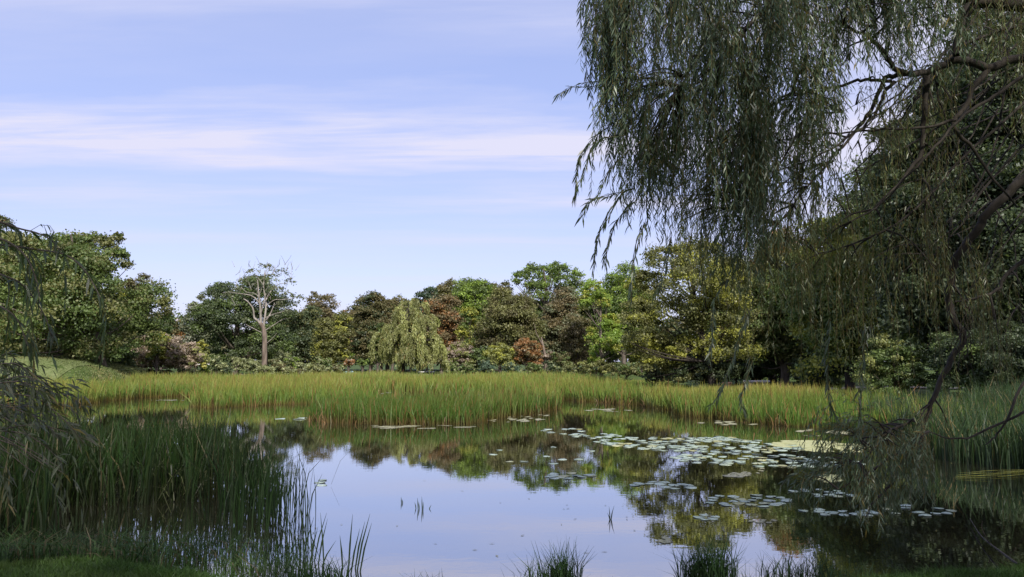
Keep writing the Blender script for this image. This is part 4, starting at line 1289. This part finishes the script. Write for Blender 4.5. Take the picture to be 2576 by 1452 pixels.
# lawn blades and long bank grass
def bank_grass():
    rng = np.random.default_rng(51)
    acc = Acc()
    n = 150000
    x = rng.uniform(-6.2, 6.2, n); y = rng.uniform(5.2, 7.6, n)
    z = height(x, y)
    k = (z > .02) & (np.abs(x) < y * .75 + .3)
    x = x[k]; y = y[k]; z = z[k]; n = len(x)
    edge = np.clip(1 - (z - .02) / .2, 0, 1)
    hgt = rng.uniform(.03, .075, n) + edge * rng.uniform(0, .10, n)
    c = np.array([[.055, .11, .022]]) * rng.uniform(.6, 1.5, (n, 1)) + np.array([[.03, .02, .005]]) * np.clip(vnoise(x, y, 2, 4), 0, 1)[:, None]
    blades(acc, rng, x, y, z - .005, hgt, rng.uniform(.003, .006, n), np.abs(rng.normal(size=n)) * .5, c * .8, c, c * 1.15, curve=rng.uniform(0, .6, n))
    tagit(obj('lawn_grass', acc.mesh('lawn_grass'), M['grass']), 'short dark green grass along the near bank', 'grass', kind='stuff')
    acc = Acc()
    n = 8000
    x = rng.uniform(-6.5, -2.0, n); y = rng.uniform(6.65, 8.1, n)
    dens = np.clip((-x - 2.2) / 2.0, .12, 1)
    k = (rng.random(n) < dens) & (np.abs(x) < y * .75 + .3)
    x = x[k]; y = y[k]; n = len(x)
    c = np.array([[.04, .08, .02]]) * rng.uniform(.5, 1.6, (n, 1))
    dead = (rng.random(n) < .14)[:, None]
    c = np.where(dead, np.array([.12, .10, .05]), c)
    blades(acc, rng, x, y, h_clip(x, y), rng.uniform(.12, .40, n), rng.uniform(.006, .013, n), np.abs(rng.normal(size=n)) * .55, c * .8, c, c * 1.1, curve=rng.uniform(.2, 1.2, n))
    tagit(obj('long_grass', acc.mesh('long_grass'), M['grass']), 'tangled long grass between lawn and left rushes', 'grass', kind='stuff')
    # short sunlit grass on the mound
    acc = Acc()
    n = 60000
    x = rng.uniform(-46, -23.5, n); y = rng.uniform(43, 62, n)
    z = height(x, y)
    k = (z > .12) & (np.abs(x) < y * .72)
    x = x[k]; y = y[k]; z = z[k]; n = len(x)
    wild = np.clip(vnoise(x, y, .8, 31), 0, 1) + np.clip((-.35 + z) * -1.5, 0, .8)
    c = np.array([[.16, .20, .07]]) * rng.uniform(.6, 1.3, (n, 1)) + np.array([[.07, .03, .02]]) * np.clip(vnoise(x, y, 1.5, 32), 0, 1)[:, None]
    blades(acc, rng, x, y, z - .01, rng.uniform(.03, .09, n) * (1 + 1.6 * wild), rng.uniform(.03, .06, n), np.abs(rng.normal(size=n)) * .4, c * .9, c, c * 1.1, curve=rng.uniform(0, .6, n))
    tagit(obj('mound_grass', acc.mesh('mound_grass'), M['grass']), 'short rough grass growing over the sunlit mound', 'grass', kind='stuff')
    # fringe on the right bank edge
    acc = Acc()
    n = 5200
    x = rng.uniform(-1.8, 6.5, n)
    y = rng.uniform(5.6, 7.7, n)
    z = height(x, y)
    k = (z > -.12) & (z < .17) & (rng.random(n) < np.clip(.35 + .5 * vnoise(x, y, 3, 14), .05, 1))
    x = x[k]; y = y[k]; z = z[k]; n = len(x)
    c = np.array([[.05, .09, .03]]) * rng.uniform(.6, 1.5, (n, 1))
    blades(acc, rng, x, y, z - .01, rng.uniform(.08, .26, n), rng.uniform(.003, .007, n), np.abs(rng.normal(size=n)) * .4, c, c, c * 1.1, curve=rng.uniform(0, .8, n))
    tagit(obj('edge_grass', acc.mesh('edge_grass'), M['grass']), 'thin fringe of wild grass on the waterline', 'grass', kind='stuff')


bank_grass()


# ------------------------------------------------------------------ lily pads
def pad_mesh(seed):
    rng = np.random.default_rng(seed)
    n = 20
    notch = .16
    ang = np.linspace(notch, 2 * np.pi - notch, n)
    r = 1 + .05 * np.sin(ang * 3 + rng.uniform(0, 6)) + .03 * rng.normal(size=n)
    ring = np.stack([r * np.cos(ang), r * np.sin(ang) * .94, .035 * np.sin(ang * 2 + rng.uniform(0, 6)) + .03], 1)
    mid = ring * np.array([.55, .55, .3]) + np.array([0, 0, .005])
    c = np.array([[.06, 0, .0]])
    top = np.concatenate([c, mid, ring])
    under = ring * np.array([.97, .97, 1]) - np.array([0, 0, .05])
    v = np.concatenate([top, under])
    q = []; t = []
    for i in range(n - 1):
        t.append([0, 1 + i, 2 + i])
        q.append([1 + i, 1 + n + i, 2 + n + i, 2 + i])
        q.append([1 + n + i, 1 + 2 * n + i, 2 + 2 * n + i, 2 + n + i])
    me = np_mesh('lily_pad', v, [np.array(q), np.array(t)], smooth=True)
    me.materials.append(M['pad'])
    return me


PADS = [pad_mesh(s) for s in range(5)]
pad_xy = []


def put_pads(rng, n, sampler, label, group, r0=.09, r1=.15, tries=40, overlap=.8):
    k = 0
    for _ in range(n * tries):
        if k >= n: break
        u, v = sampler(rng)
        p = on_water(u, v)
        r = rng.uniform(r0, r1)
        if any((p[0] - a) ** 2 + (p[1] - b) ** 2 < ((r + c) * overlap) ** 2 for (a, b, c) in pad_xy):
            continue
        pad_xy.append((p[0], p[1], r))
        o = bpy.data.objects.new('lily_pad', PADS[rng.integers(len(PADS))])
        o.location = (p[0], p[1], .004 + .004 * rng.random())
        o.rotation_euler = (rng.normal() * .03, rng.normal() * .03, rng.uniform(0, 6.28))
        o.scale = (r, r, r * .9)
        COL.objects.link(o)
        tagit(o, label, 'lily pad', group)
        k += 1


def box(u0, u1, v0, v1, slope=0.0):
    def f(rng):
        u = rng.uniform(u0, u1)
        t = (u - u0) / (u1 - u0)
        env = math.sqrt(max(0.02, 1 - (2 * t - 1) ** 2))
        v = (v0 + v1) / 2 + (v1 - v0) / 2 * rng.uniform(-1, 1) * env + slope * (t - .5)
        return u, v
    return f


rng = np.random.default_rng(61)
put_pads(rng, 128, box(1500, 2010, 1100, 1138, 16), 'pale lily pad in the long dense raft right of the reed tongue', 'lily pads in the upper dense raft', .085, .14, overlap=.6)
put_pads(rng, 74, box(1690, 2170, 1143, 1175, 14), 'pale lily pad in the lower dense raft beside the willow bough', 'lily pads in the lower dense raft', .08, .13, overlap=.6)
put_pads(rng, 22, box(1365, 1560, 1080, 1102, 14), 'lily pad in the thin tail trailing left from the dense raft', 'lily pads in the raft tail', .10, .15)
put_pads(rng, 12, box(1768, 1862, 1098, 1111), 'lily pad in the small separate patch behind the dense raft', 'lily pads in the patch behind the raft', .10, .14)
put_pads(rng, 12, box(1362, 1490, 1190, 1205), 'lily pad in the small group over the reflected poplar tops', 'lily pads over the reflected poplars', .075, .11)
put_pads(rng, 12, box(1592, 1745, 1213, 1233, 5), 'lily pad in the string right of the open sky reflection', 'lily pads in the middle string', .07, .10)
put_pads(rng, 24, box(1775, 1985, 1244, 1277), 'lily pad in the scattered group over the reflected maple', 'lily pads over the reflected maple', .065, .10)
put_pads(rng, 12, box(1990, 2150, 1232, 1252, 8), 'lily pad just left of the drooping willow leaves', 'lily pads left of the drooping leaves', .06, .09)
put_pads(rng, 12, box(2010, 2200, 1278, 1300, 8), 'lily pad showing through the drooping willow leaves', 'lily pads under the drooping leaves', .06, .09)
put_pads(rng, 10, box(2230, 2392, 1270, 1300, 4), 'lily pad in the dark water right of the drooping leaves', 'lily pads in the dark right water', .055, .08)
put_pads(rng, 5, box(1755, 1800, 1296, 1308), 'lily pad in the tight cluster lowest in the maple reflection', 'lily pads lowest in the reflection', .055, .08)
put_pads(rng, 4, box(772, 835, 1208, 1222), 'faint lily pad in open water right of the rushes', 'lily pads right of the rushes', .07, .1, overlap=1.4)
put_pads(rng, 10, box(1240, 1500, 1120, 1170), 'stray lily pad between the reed tongue and the poplar reflection', 'stray lily pads before the tongue', .07, .11, overlap=1.3)
put_pads(rng, 3, box(680, 790, 1050, 1058), 'pale lily pad by the left end of the reed tongue', 'lily pads by the tongue end', .16, .24, overlap=1.2)


# ragged floating mats
def mat_mesh(name, u0, u1, v0, v1, n, seed, r=.05, mat='scum', label='', slope=0, dense=0.0):
    rng = np.random.default_rng(seed)
    if mat == 'scum_pale': r *= .32; n = int(n * 3)
    s = box(u0, u1, v0, v1, slope)
    acc = Acc()
    for i in range(n):
        for _t in range(30):
            u, v = s(rng)
            p = on_water(u, v)
            qx = np.array([(u - u0) / (u1 - u0) * 7.0]); qy = np.array([(v - v0) / (v1 - v0) * 3.0])
            e = abs((u - u0) / (u1 - u0) * 2 - 1)
            if vnoise(qx, qy, 2.2, seed + 5)[0] + .5 * vnoise(qx, qy, 6, seed + 6)[0] + dense > .25 + e * .9: break
        else:
            continue
        k = 9
        ang = np.linspace(0, 2 * np.pi, k, endpoint=False)
        rr = r * rng.uniform(.5, 1.5) * (1 + .3 * rng.normal(size=k))
        ring = np.stack([p[0] + 1.5 * rr * np.cos(ang), p[1] + rr * np.sin(ang), np.full(k, .003 + .0035 * rng.random())], 1)
        c = np.array([[p[0], p[1], ring[0, 2] + .004]])
        vv = np.concatenate([c, ring])
        q = [[0, 1 + j, 1 + (j + 1) % k, 1 + (j + 2) % k] for j in range(0, k - 1, 2)] + [[0, k, 1, 1]]
        q = [[0, 1 + j, 1 + j + 1, 1 + j + 2] for j in range(0, k - 2, 2)]
        acc.add(vv, np.array(q))
    return tagit(obj(name, acc.mesh(name), M[mat]), label, 'floating algae', kind='stuff')


mat_mesh('algae_mat', 1950, 2190, 1110, 1137, 3600, 1, .06, 'scum', 'cream yellow algae mat beyond the dense lily raft', slope=14, dense=.55)
mat_mesh('algae_mat', 1750, 1905, 1060, 1070, 240, 2, .10, 'scum_pale', 'pale weed mat before the right reeds', slope=6)
mat_mesh('algae_mat', 1475, 1590, 1028, 1036, 160, 3, .13, 'scum_pale', 'pale weed mat at the back of the inlet')
mat_mesh('algae_mat', 1225, 1400, 1046, 1062, 420, 4, .08, 'scum_pale', 'drab weed scum along the right edge of the reed tongue', slope=-14)
mat_mesh('algae_mat', 860, 1200, 1070, 1079, 330, 5, .07, 'scum_pale', 'thin strip of scum along the front of the reed tongue')
mat_mesh('algae_mat', 1990, 2180, 1080, 1100, 160, 6, .09, 'scum_pale', 'loose weed behind the cream algae mat', slope=6)
mat_mesh('algae_mat', 1790, 1990, 1178, 1202, 110, 7, .05, 'scum_pale', 'tiny reddish weed specks in front of the dense lily raft')
mat_mesh('algae_mat', 375, 475, 1006, 1008, 60, 8, .12, 'scum_pale', 'bright thin weed line before the far left reeds')
mat_mesh('algae_mat', 860, 1000, 985, 996, 60, 9, .16, 'scum_pale', 'weed in the small pool within the reeds')
mat_mesh('algae_mat', 1650, 1700, 1352, 1368, 60, 11, .05, 'scum_pale', 'greyish weed patch at the edge of the sky reflection')
mat_mesh('algae_mat', 1870, 1960, 1308, 1316, 40, 12, .04, 'scum_pale', 'thin weed streak in the maple reflection')
mat_mesh('algae_mat', 2060, 2110, 1195, 1215, 70, 13, .05, 'scum', 'yellow weed beside the lower willow leaves')


# ------------------------------------------------------------------ small furniture on the banks
def boxes(bx):
    acc = Acc()
    for (c, s) in bx:
        c = np.array(c); s = np.array(s) / 2
        bv = min(s) * .18
        v = []
        for z in (-1, 1):
            for (a_, b_) in ((-1, -1), (1, -1), (1, 1), (-1, 1)):
                v.append(c + s * np.array([a_, b_, z]) - np.array([a_, b_, 0]) * bv * 0)
        acc.add(np.array(v), np.array([[0, 3, 2, 1], [4, 5, 6, 7], [0, 1, 5, 4], [1, 2, 6, 5], [2, 3, 7, 6], [3, 0, 4, 7]]))
    return acc


def bench(label, u, v, Yd, length, seat_mat, leg_mat, h=.45, depth=.42):
    p = at(u, v, Yd); gz = h1(p[0], Yd)
    root = empty('park_bench', (p[0], Yd, gz))
    tagit(root, label, 'bench', 'benches on the far banks')
    o = obj('seat', boxes([((p[0], Yd, gz + h), (length, depth, .09))]).mesh('seat'), M[seat_mat], root)
    bm = o.modifiers.new('bevel', 'BEVEL'); bm.width = .015; bm.segments = 2
    for sx in (-1, 1):
        x0 = p[0] + sx * length * .28
        obj('leg', boxes([((x0, Yd, gz + (h - .045) / 2), (.16, depth * .8, h - .05)), ((x0, Yd, gz + h - .08), (.26, depth * .9, .06))]).mesh('leg'), M[leg_mat], root)
    return root


bench('pale stone bench on the lawn under the hornbeam', 1903, 962, 41.5, 1.3, 'stone', 'concrete', h=.56, depth=.5)
bench('white bench in the dark gap left of the brightest tree', 1413, 930, 75, 1.2, 'white_paint', 'wood_dark', h=.85)
bench('low white bench by the path under the weeping willow', 1072, 932, 73, 1.6, 'white_paint', 'concrete')
bench('white bench seen right of the purplish shrub', 496, 918, 74, 2.4, 'white_paint', 'concrete', h=1.15)


def planter():
    p = at(1828, 965, 43.5); gz = h1(p[0], 43.5)
    x, y = p[0], 43.5
    root = empty('planter', (x, y, gz))
    tagit(root, 'square terracotta planter box on the lawn left of the stone bench', 'planter')
    def taper(z0, z1, a_, b_):
        return np.array([[x + sx * (a_ if z == z0 else b_), y + sy * (a_ if z == z0 else b_), z] for z in (z0, z1) for (sx, sy) in ((-1, -1), (1, -1), (1, 1), (-1, 1))])
    F = np.array([[0, 3, 2, 1], [4, 5, 6, 7], [0, 1, 5, 4], [1, 2, 6, 5], [2, 3, 7, 6], [3, 0, 4, 7]])
    a_ = Acc(); a_.add(taper(gz + .3, gz + .62, .16, .21), F)
    obj('pot', a_.mesh('pot'), M['terracotta'], root)
    a_ = Acc(); a_.add(taper(gz + .62, gz + .70, .235, .235), F)
    obj('rim', a_.mesh('rim'), M['terracotta_rim'], root)
    a_ = Acc(); a_.add(taper(gz - .02, gz + .3, .1, .1), F)
    obj('pedestal', a_.mesh('pedestal'), M['concrete'], root)


planter()

# blue flowers on the far bank
rng = np.random.default_rng(71)
acc = Acc()
n = 160
c0 = at(876, 918, 76)
x = c0[0] + rng.normal(size=n) * .35; y = 76 + rng.normal(size=n) * .3
z = height(x, y) + rng.uniform(.05, .4, n)
tn = np.array([[.35, .5, .62]]) * rng.uniform(.7, 1.2, (n, 1))
tn[rng.random(n) < .4] = (.1, .16, .06)
cards(acc, np.stack([x, y, z], 1), rand_unit(rng, n), rand_unit(rng, n), np.full(n, .15), np.full(n, .11), tn)
tagit(obj('flower_patch', acc.mesh('flower_patch'), M['leaf']), 'pale blue flowers at the end of the far lawn', 'flowers', kind='stuff')

# small fallen leaves drifting on the near water
rng = np.random.default_rng(73)
acc = Acc()
n = 260
y = rng.uniform(7.6, 15, n); x = y * rng.uniform(-.32, .62, n)
k = (vnoise(x, y, .9, 21) > rng.uniform(-1.2, 1.6, n)) & (height(x, y) < -.1)
x = x[k]; y = y[k]; n = len(x)
tn = np.array([[.22, .2, .08]]) * rng.uniform(.5, 1.4, (n, 1))
a_ = rng.uniform(0, 6.28, n)
cards(acc, np.stack([x, y, np.full(n, .006)], 1), np.stack([np.cos(a_), np.sin(a_), .03 * np.sin(a_ * 3)], 1), np.array([[0, .05, 1.0]]), rng.uniform(.04, .08, n), rng.uniform(.012, .022, n), tn)
tagit(obj('fallen_leaves', acc.mesh('fallen_leaves'), M['leaf']), 'tiny fallen willow leaves floating on the near water', 'leaves', kind='stuff')

# broken branch lying in the dark water at the right
b = Acc()
p = [on_water(2440, 1305, .05), on_water(2470, 1350, .06), on_water(2520, 1390, .1), on_water(2560, 1420, .16)]
tube(b, catmull(p, 5), [.004, .008, .012], 6)
tube(b, catmull([on_water(2490, 1368, .07), on_water(2470, 1330, .22), on_water(2472, 1310, .3)], 4), [.006, .004, .002], 5)
tagit(obj('broken_branch', b.mesh('broken_branch', True), M['bark']), 'thin broken branch lying in the dark water at lower right', 'branch')

# ------------------------------------------------------------------ sky, sun
SUN_EL = R(40)
SUN_AZ = R(166)      # clockwise from +Y (view direction)
sun_dir = np.array([math.sin(SUN_AZ) * math.cos(SUN_EL), math.cos(SUN_AZ) * math.cos(SUN_EL), math.sin(SUN_EL)])
ld = bpy.data.lights.new('sun', 'SUN')
ld.energy = 3.9
ld.angle = R(2.0)
ld.color = (1.0, 0.95, 0.86)
lo = bpy.data.objects.new('sun', ld)
COL.objects.link(lo)
from mathutils import Vector
lo.rotation_euler = Vector(sun_dir.tolist()).to_track_quat('Z', 'Y').to_euler()
lo.location = (0, -10, 30)

w = bpy.data.worlds.new('World')
scene.world = w
w.use_nodes = True
nt = w.node_tree
nt.nodes.clear()
N, Lk = nt.nodes, nt.links
out = N.new('ShaderNodeOutputWorld')
bg = N.new('ShaderNodeBackground')
sky = N.new('ShaderNodeTexSky')
sky.sky_type = 'NISHITA'
sky.sun_disc = False
sky.sun_elevation = SUN_EL
sky.sun_rotation = SUN_AZ
sky.air_density = 1.0
sky.dust_density = 1.2
sky.ozone_density = 2.5
tc = N.new('ShaderNodeTexCoord')
sep = N.new('ShaderNodeSeparateXYZ')
Lk.new(tc.outputs['Generated'], sep.inputs[0])


def math_node(op, a, b=None, clamp=False):
    n = N.new('ShaderNodeMath'); n.operation = op; n.use_clamp = clamp
    for i, x in enumerate((a, b)):
        if x is None: continue
        if isinstance(x, (int, float)): n.inputs[i].default_value = x
        else: Lk.new(x, n.inputs[i])
    return n.outputs[0]


zc = math_node('MAXIMUM', sep.outputs['Z'], 0.02)
zc = math_node('ADD', zc, 0.03)
U = math_node('DIVIDE', sep.outputs['X'], zc)
Vv = math_node('DIVIDE', sep.outputs['Y'], zc)
comb = N.new('ShaderNodeCombineXYZ')
Lk.new(U, comb.inputs[0]); Lk.new(Vv, comb.inputs[1])
# warp
mp = N.new('ShaderNodeMapping'); mp.inputs['Scale'].default_value = (.45, 1.1, 1); mp.inputs['Rotation'].default_value = (0, 0, R(-8))
Lk.new(comb.outputs[0], mp.inputs[0])
nw = N.new('ShaderNodeTexNoise'); nw.inputs['Scale'].default_value = 1.1; nw.inputs['Detail'].default_value = 7; nw.inputs['Roughness'].default_value = .58
Lk.new(mp.outputs[0], nw.inputs['Vector'])
mp2 = N.new('ShaderNodeMapping'); mp2.inputs['Scale'].default_value = (.22, .8, 1); mp2.inputs['Rotation'].default_value = (0, 0, R(-10)); mp2.inputs['Location'].default_value = (3.1, 1.7, 0)
Lk.new(comb.outputs[0], mp2.inputs[0])
n2 = N.new('ShaderNodeTexNoise'); n2.inputs['Scale'].default_value = 1.3; n2.inputs['Detail'].default_value = 5; n2.inputs['Roughness'].default_value = .5
Lk.new(mp2.outputs[0], n2.inputs['Vector'])
warp = math_node('MULTIPLY', math_node('SUBTRACT', nw.outputs['Fac'], .5), 1.15)
Vw = math_node('ADD', math_node('ADD', Vv, warp), math_node('MULTIPLY', U, -0.05))


def band(centre, width, sharp=1.0):
    d = math_node('ABSOLUTE', math_node('SUBTRACT', Vw, centre))
    return math_node('SUBTRACT', 1.0, math_node('DIVIDE', d, width), clamp=True)


b1 = math_node('MULTIPLY', math_node('POWER', band(3.05, .52), .8), 1.2)
b2 = math_node('MULTIPLY', band(4.1, .5), .7)
b3 = math_node('MULTIPLY', band(1.95, .42), .38)
b4 = math_node('MULTIPLY', band(5.3, .7), .25)
bs = math_node('ADD', math_node('ADD', b1, b2), math_node('ADD', b3, b4))
tex = N.new('ShaderNodeMapRange'); tex.inputs['From Min'].default_value = .3; tex.inputs['From Max'].default_value = .62
tex.inputs['To Min'].default_value = .35; tex.inputs['To Max'].default_value = 1.0
Lk.new(n2.outputs['Fac'], tex.inputs['Value'])
mp3 = N.new('ShaderNodeMapping'); mp3.inputs['Scale'].default_value = (.6, 2.8, 1); mp3.inputs['Rotation'].default_value = (0, 0, R(-16))
Lk.new(comb.outputs[0], mp3.inputs[0])
n3 = N.new('ShaderNodeTexNoise'); n3.inputs['Scale'].default_value = 1.3; n3.inputs['Detail'].default_value = 9; n3.inputs['Roughness'].default_value = .62
n3.inputs['Distortion'].default_value = .35
Lk.new(mp3.outputs[0], n3.inputs['Vector'])
fib = N.new('ShaderNodeMapRange'); fib.inputs['From Min'].default_value = .38; fib.inputs['From Max'].default_value = .62
fib.inputs['To Min'].default_value = .25; fib.inputs['To Max'].default_value = 1.3
Lk.new(n3.outputs['Fac'], fib.inputs['Value'])
bs = math_node('MULTIPLY', bs, tex.outputs[0])
bs = math_node('MULTIPLY', bs, fib.outputs[0])
veil = N.new('ShaderNodeMapRange'); veil.inputs['From Min'].default_value = .42; veil.inputs['From Max'].default_value = .75
veil.inputs['To Min'].default_value = 0; veil.inputs['To Max'].default_value = .35
Lk.new(n2.outputs['Fac'], veil.inputs['Value'])
# whitening towards the horizon
hz = N.new('ShaderNodeMapRange'); hz.inputs['From Min'].default_value = 0.0; hz.inputs['From Max'].default_value = .20
hz.inputs['To Min'].default_value = .12; hz.inputs['To Max'].default_value = 0
Lk.new(sep.outputs['Z'], hz.inputs['Value'])
# brighter thin cloud to the right of the view
rt = N.new('ShaderNodeMapRange'); rt.inputs['From Min'].default_value = .12; rt.inputs['From Max'].default_value = .5
rt.inputs['To Min'].default_value = 0; rt.inputs['To Max'].default_value = .6
Lk.new(sep.outputs['X'], rt.inputs['Value'])
fac = math_node('ADD', math_node('ADD', bs, veil.outputs[0]), math_node('ADD', hz.outputs[0], rt.outputs[0]), clamp=True)

tint = N.new('ShaderNodeVectorMath'); tint.operation = 'MULTIPLY'
tint.inputs[1].default_value = (.85, .68, .72)
Lk.new(sky.outputs[0], tint.inputs[0])
addv = N.new('ShaderNodeVectorMath'); addv.operation = 'ADD'
addv.inputs[1].default_value = (1.98, 2.42, 4.15)
Lk.new(tint.outputs[0], addv.inputs[0])
mix = N.new('ShaderNodeMix'); mix.data_type = 'RGBA'
Lk.new(fac, mix.inputs[0])
Lk.new(addv.outputs[0], mix.inputs[6])
mix.inputs[7].default_value = (6.05, 6.05, 7.6, 1)
Lk.new(mix.outputs[2], bg.inputs['Color'])
bg.inputs['Strength'].default_value = 0.094
Lk.new(bg.outputs[0], out.inputs['Surface'])

# ------------------------------------------------------------------ render settings
scene.view_settings.view_transform = 'Standard'
scene.view_settings.look = 'None'
scene.view_settings.exposure = 0.45
scene.view_settings.gamma = 1.0
scene.view_settings.use_curve_mapping = False
cy = scene.cycles
cy.max_bounces = 5
cy.diffuse_bounces = 2
cy.glossy_bounces = 3
cy.transmission_bounces = 2
cy.transparent_max_bounces = 4
cy.use_denoising = True
cy.caustics_reflective = False
cy.caustics_refractive = False
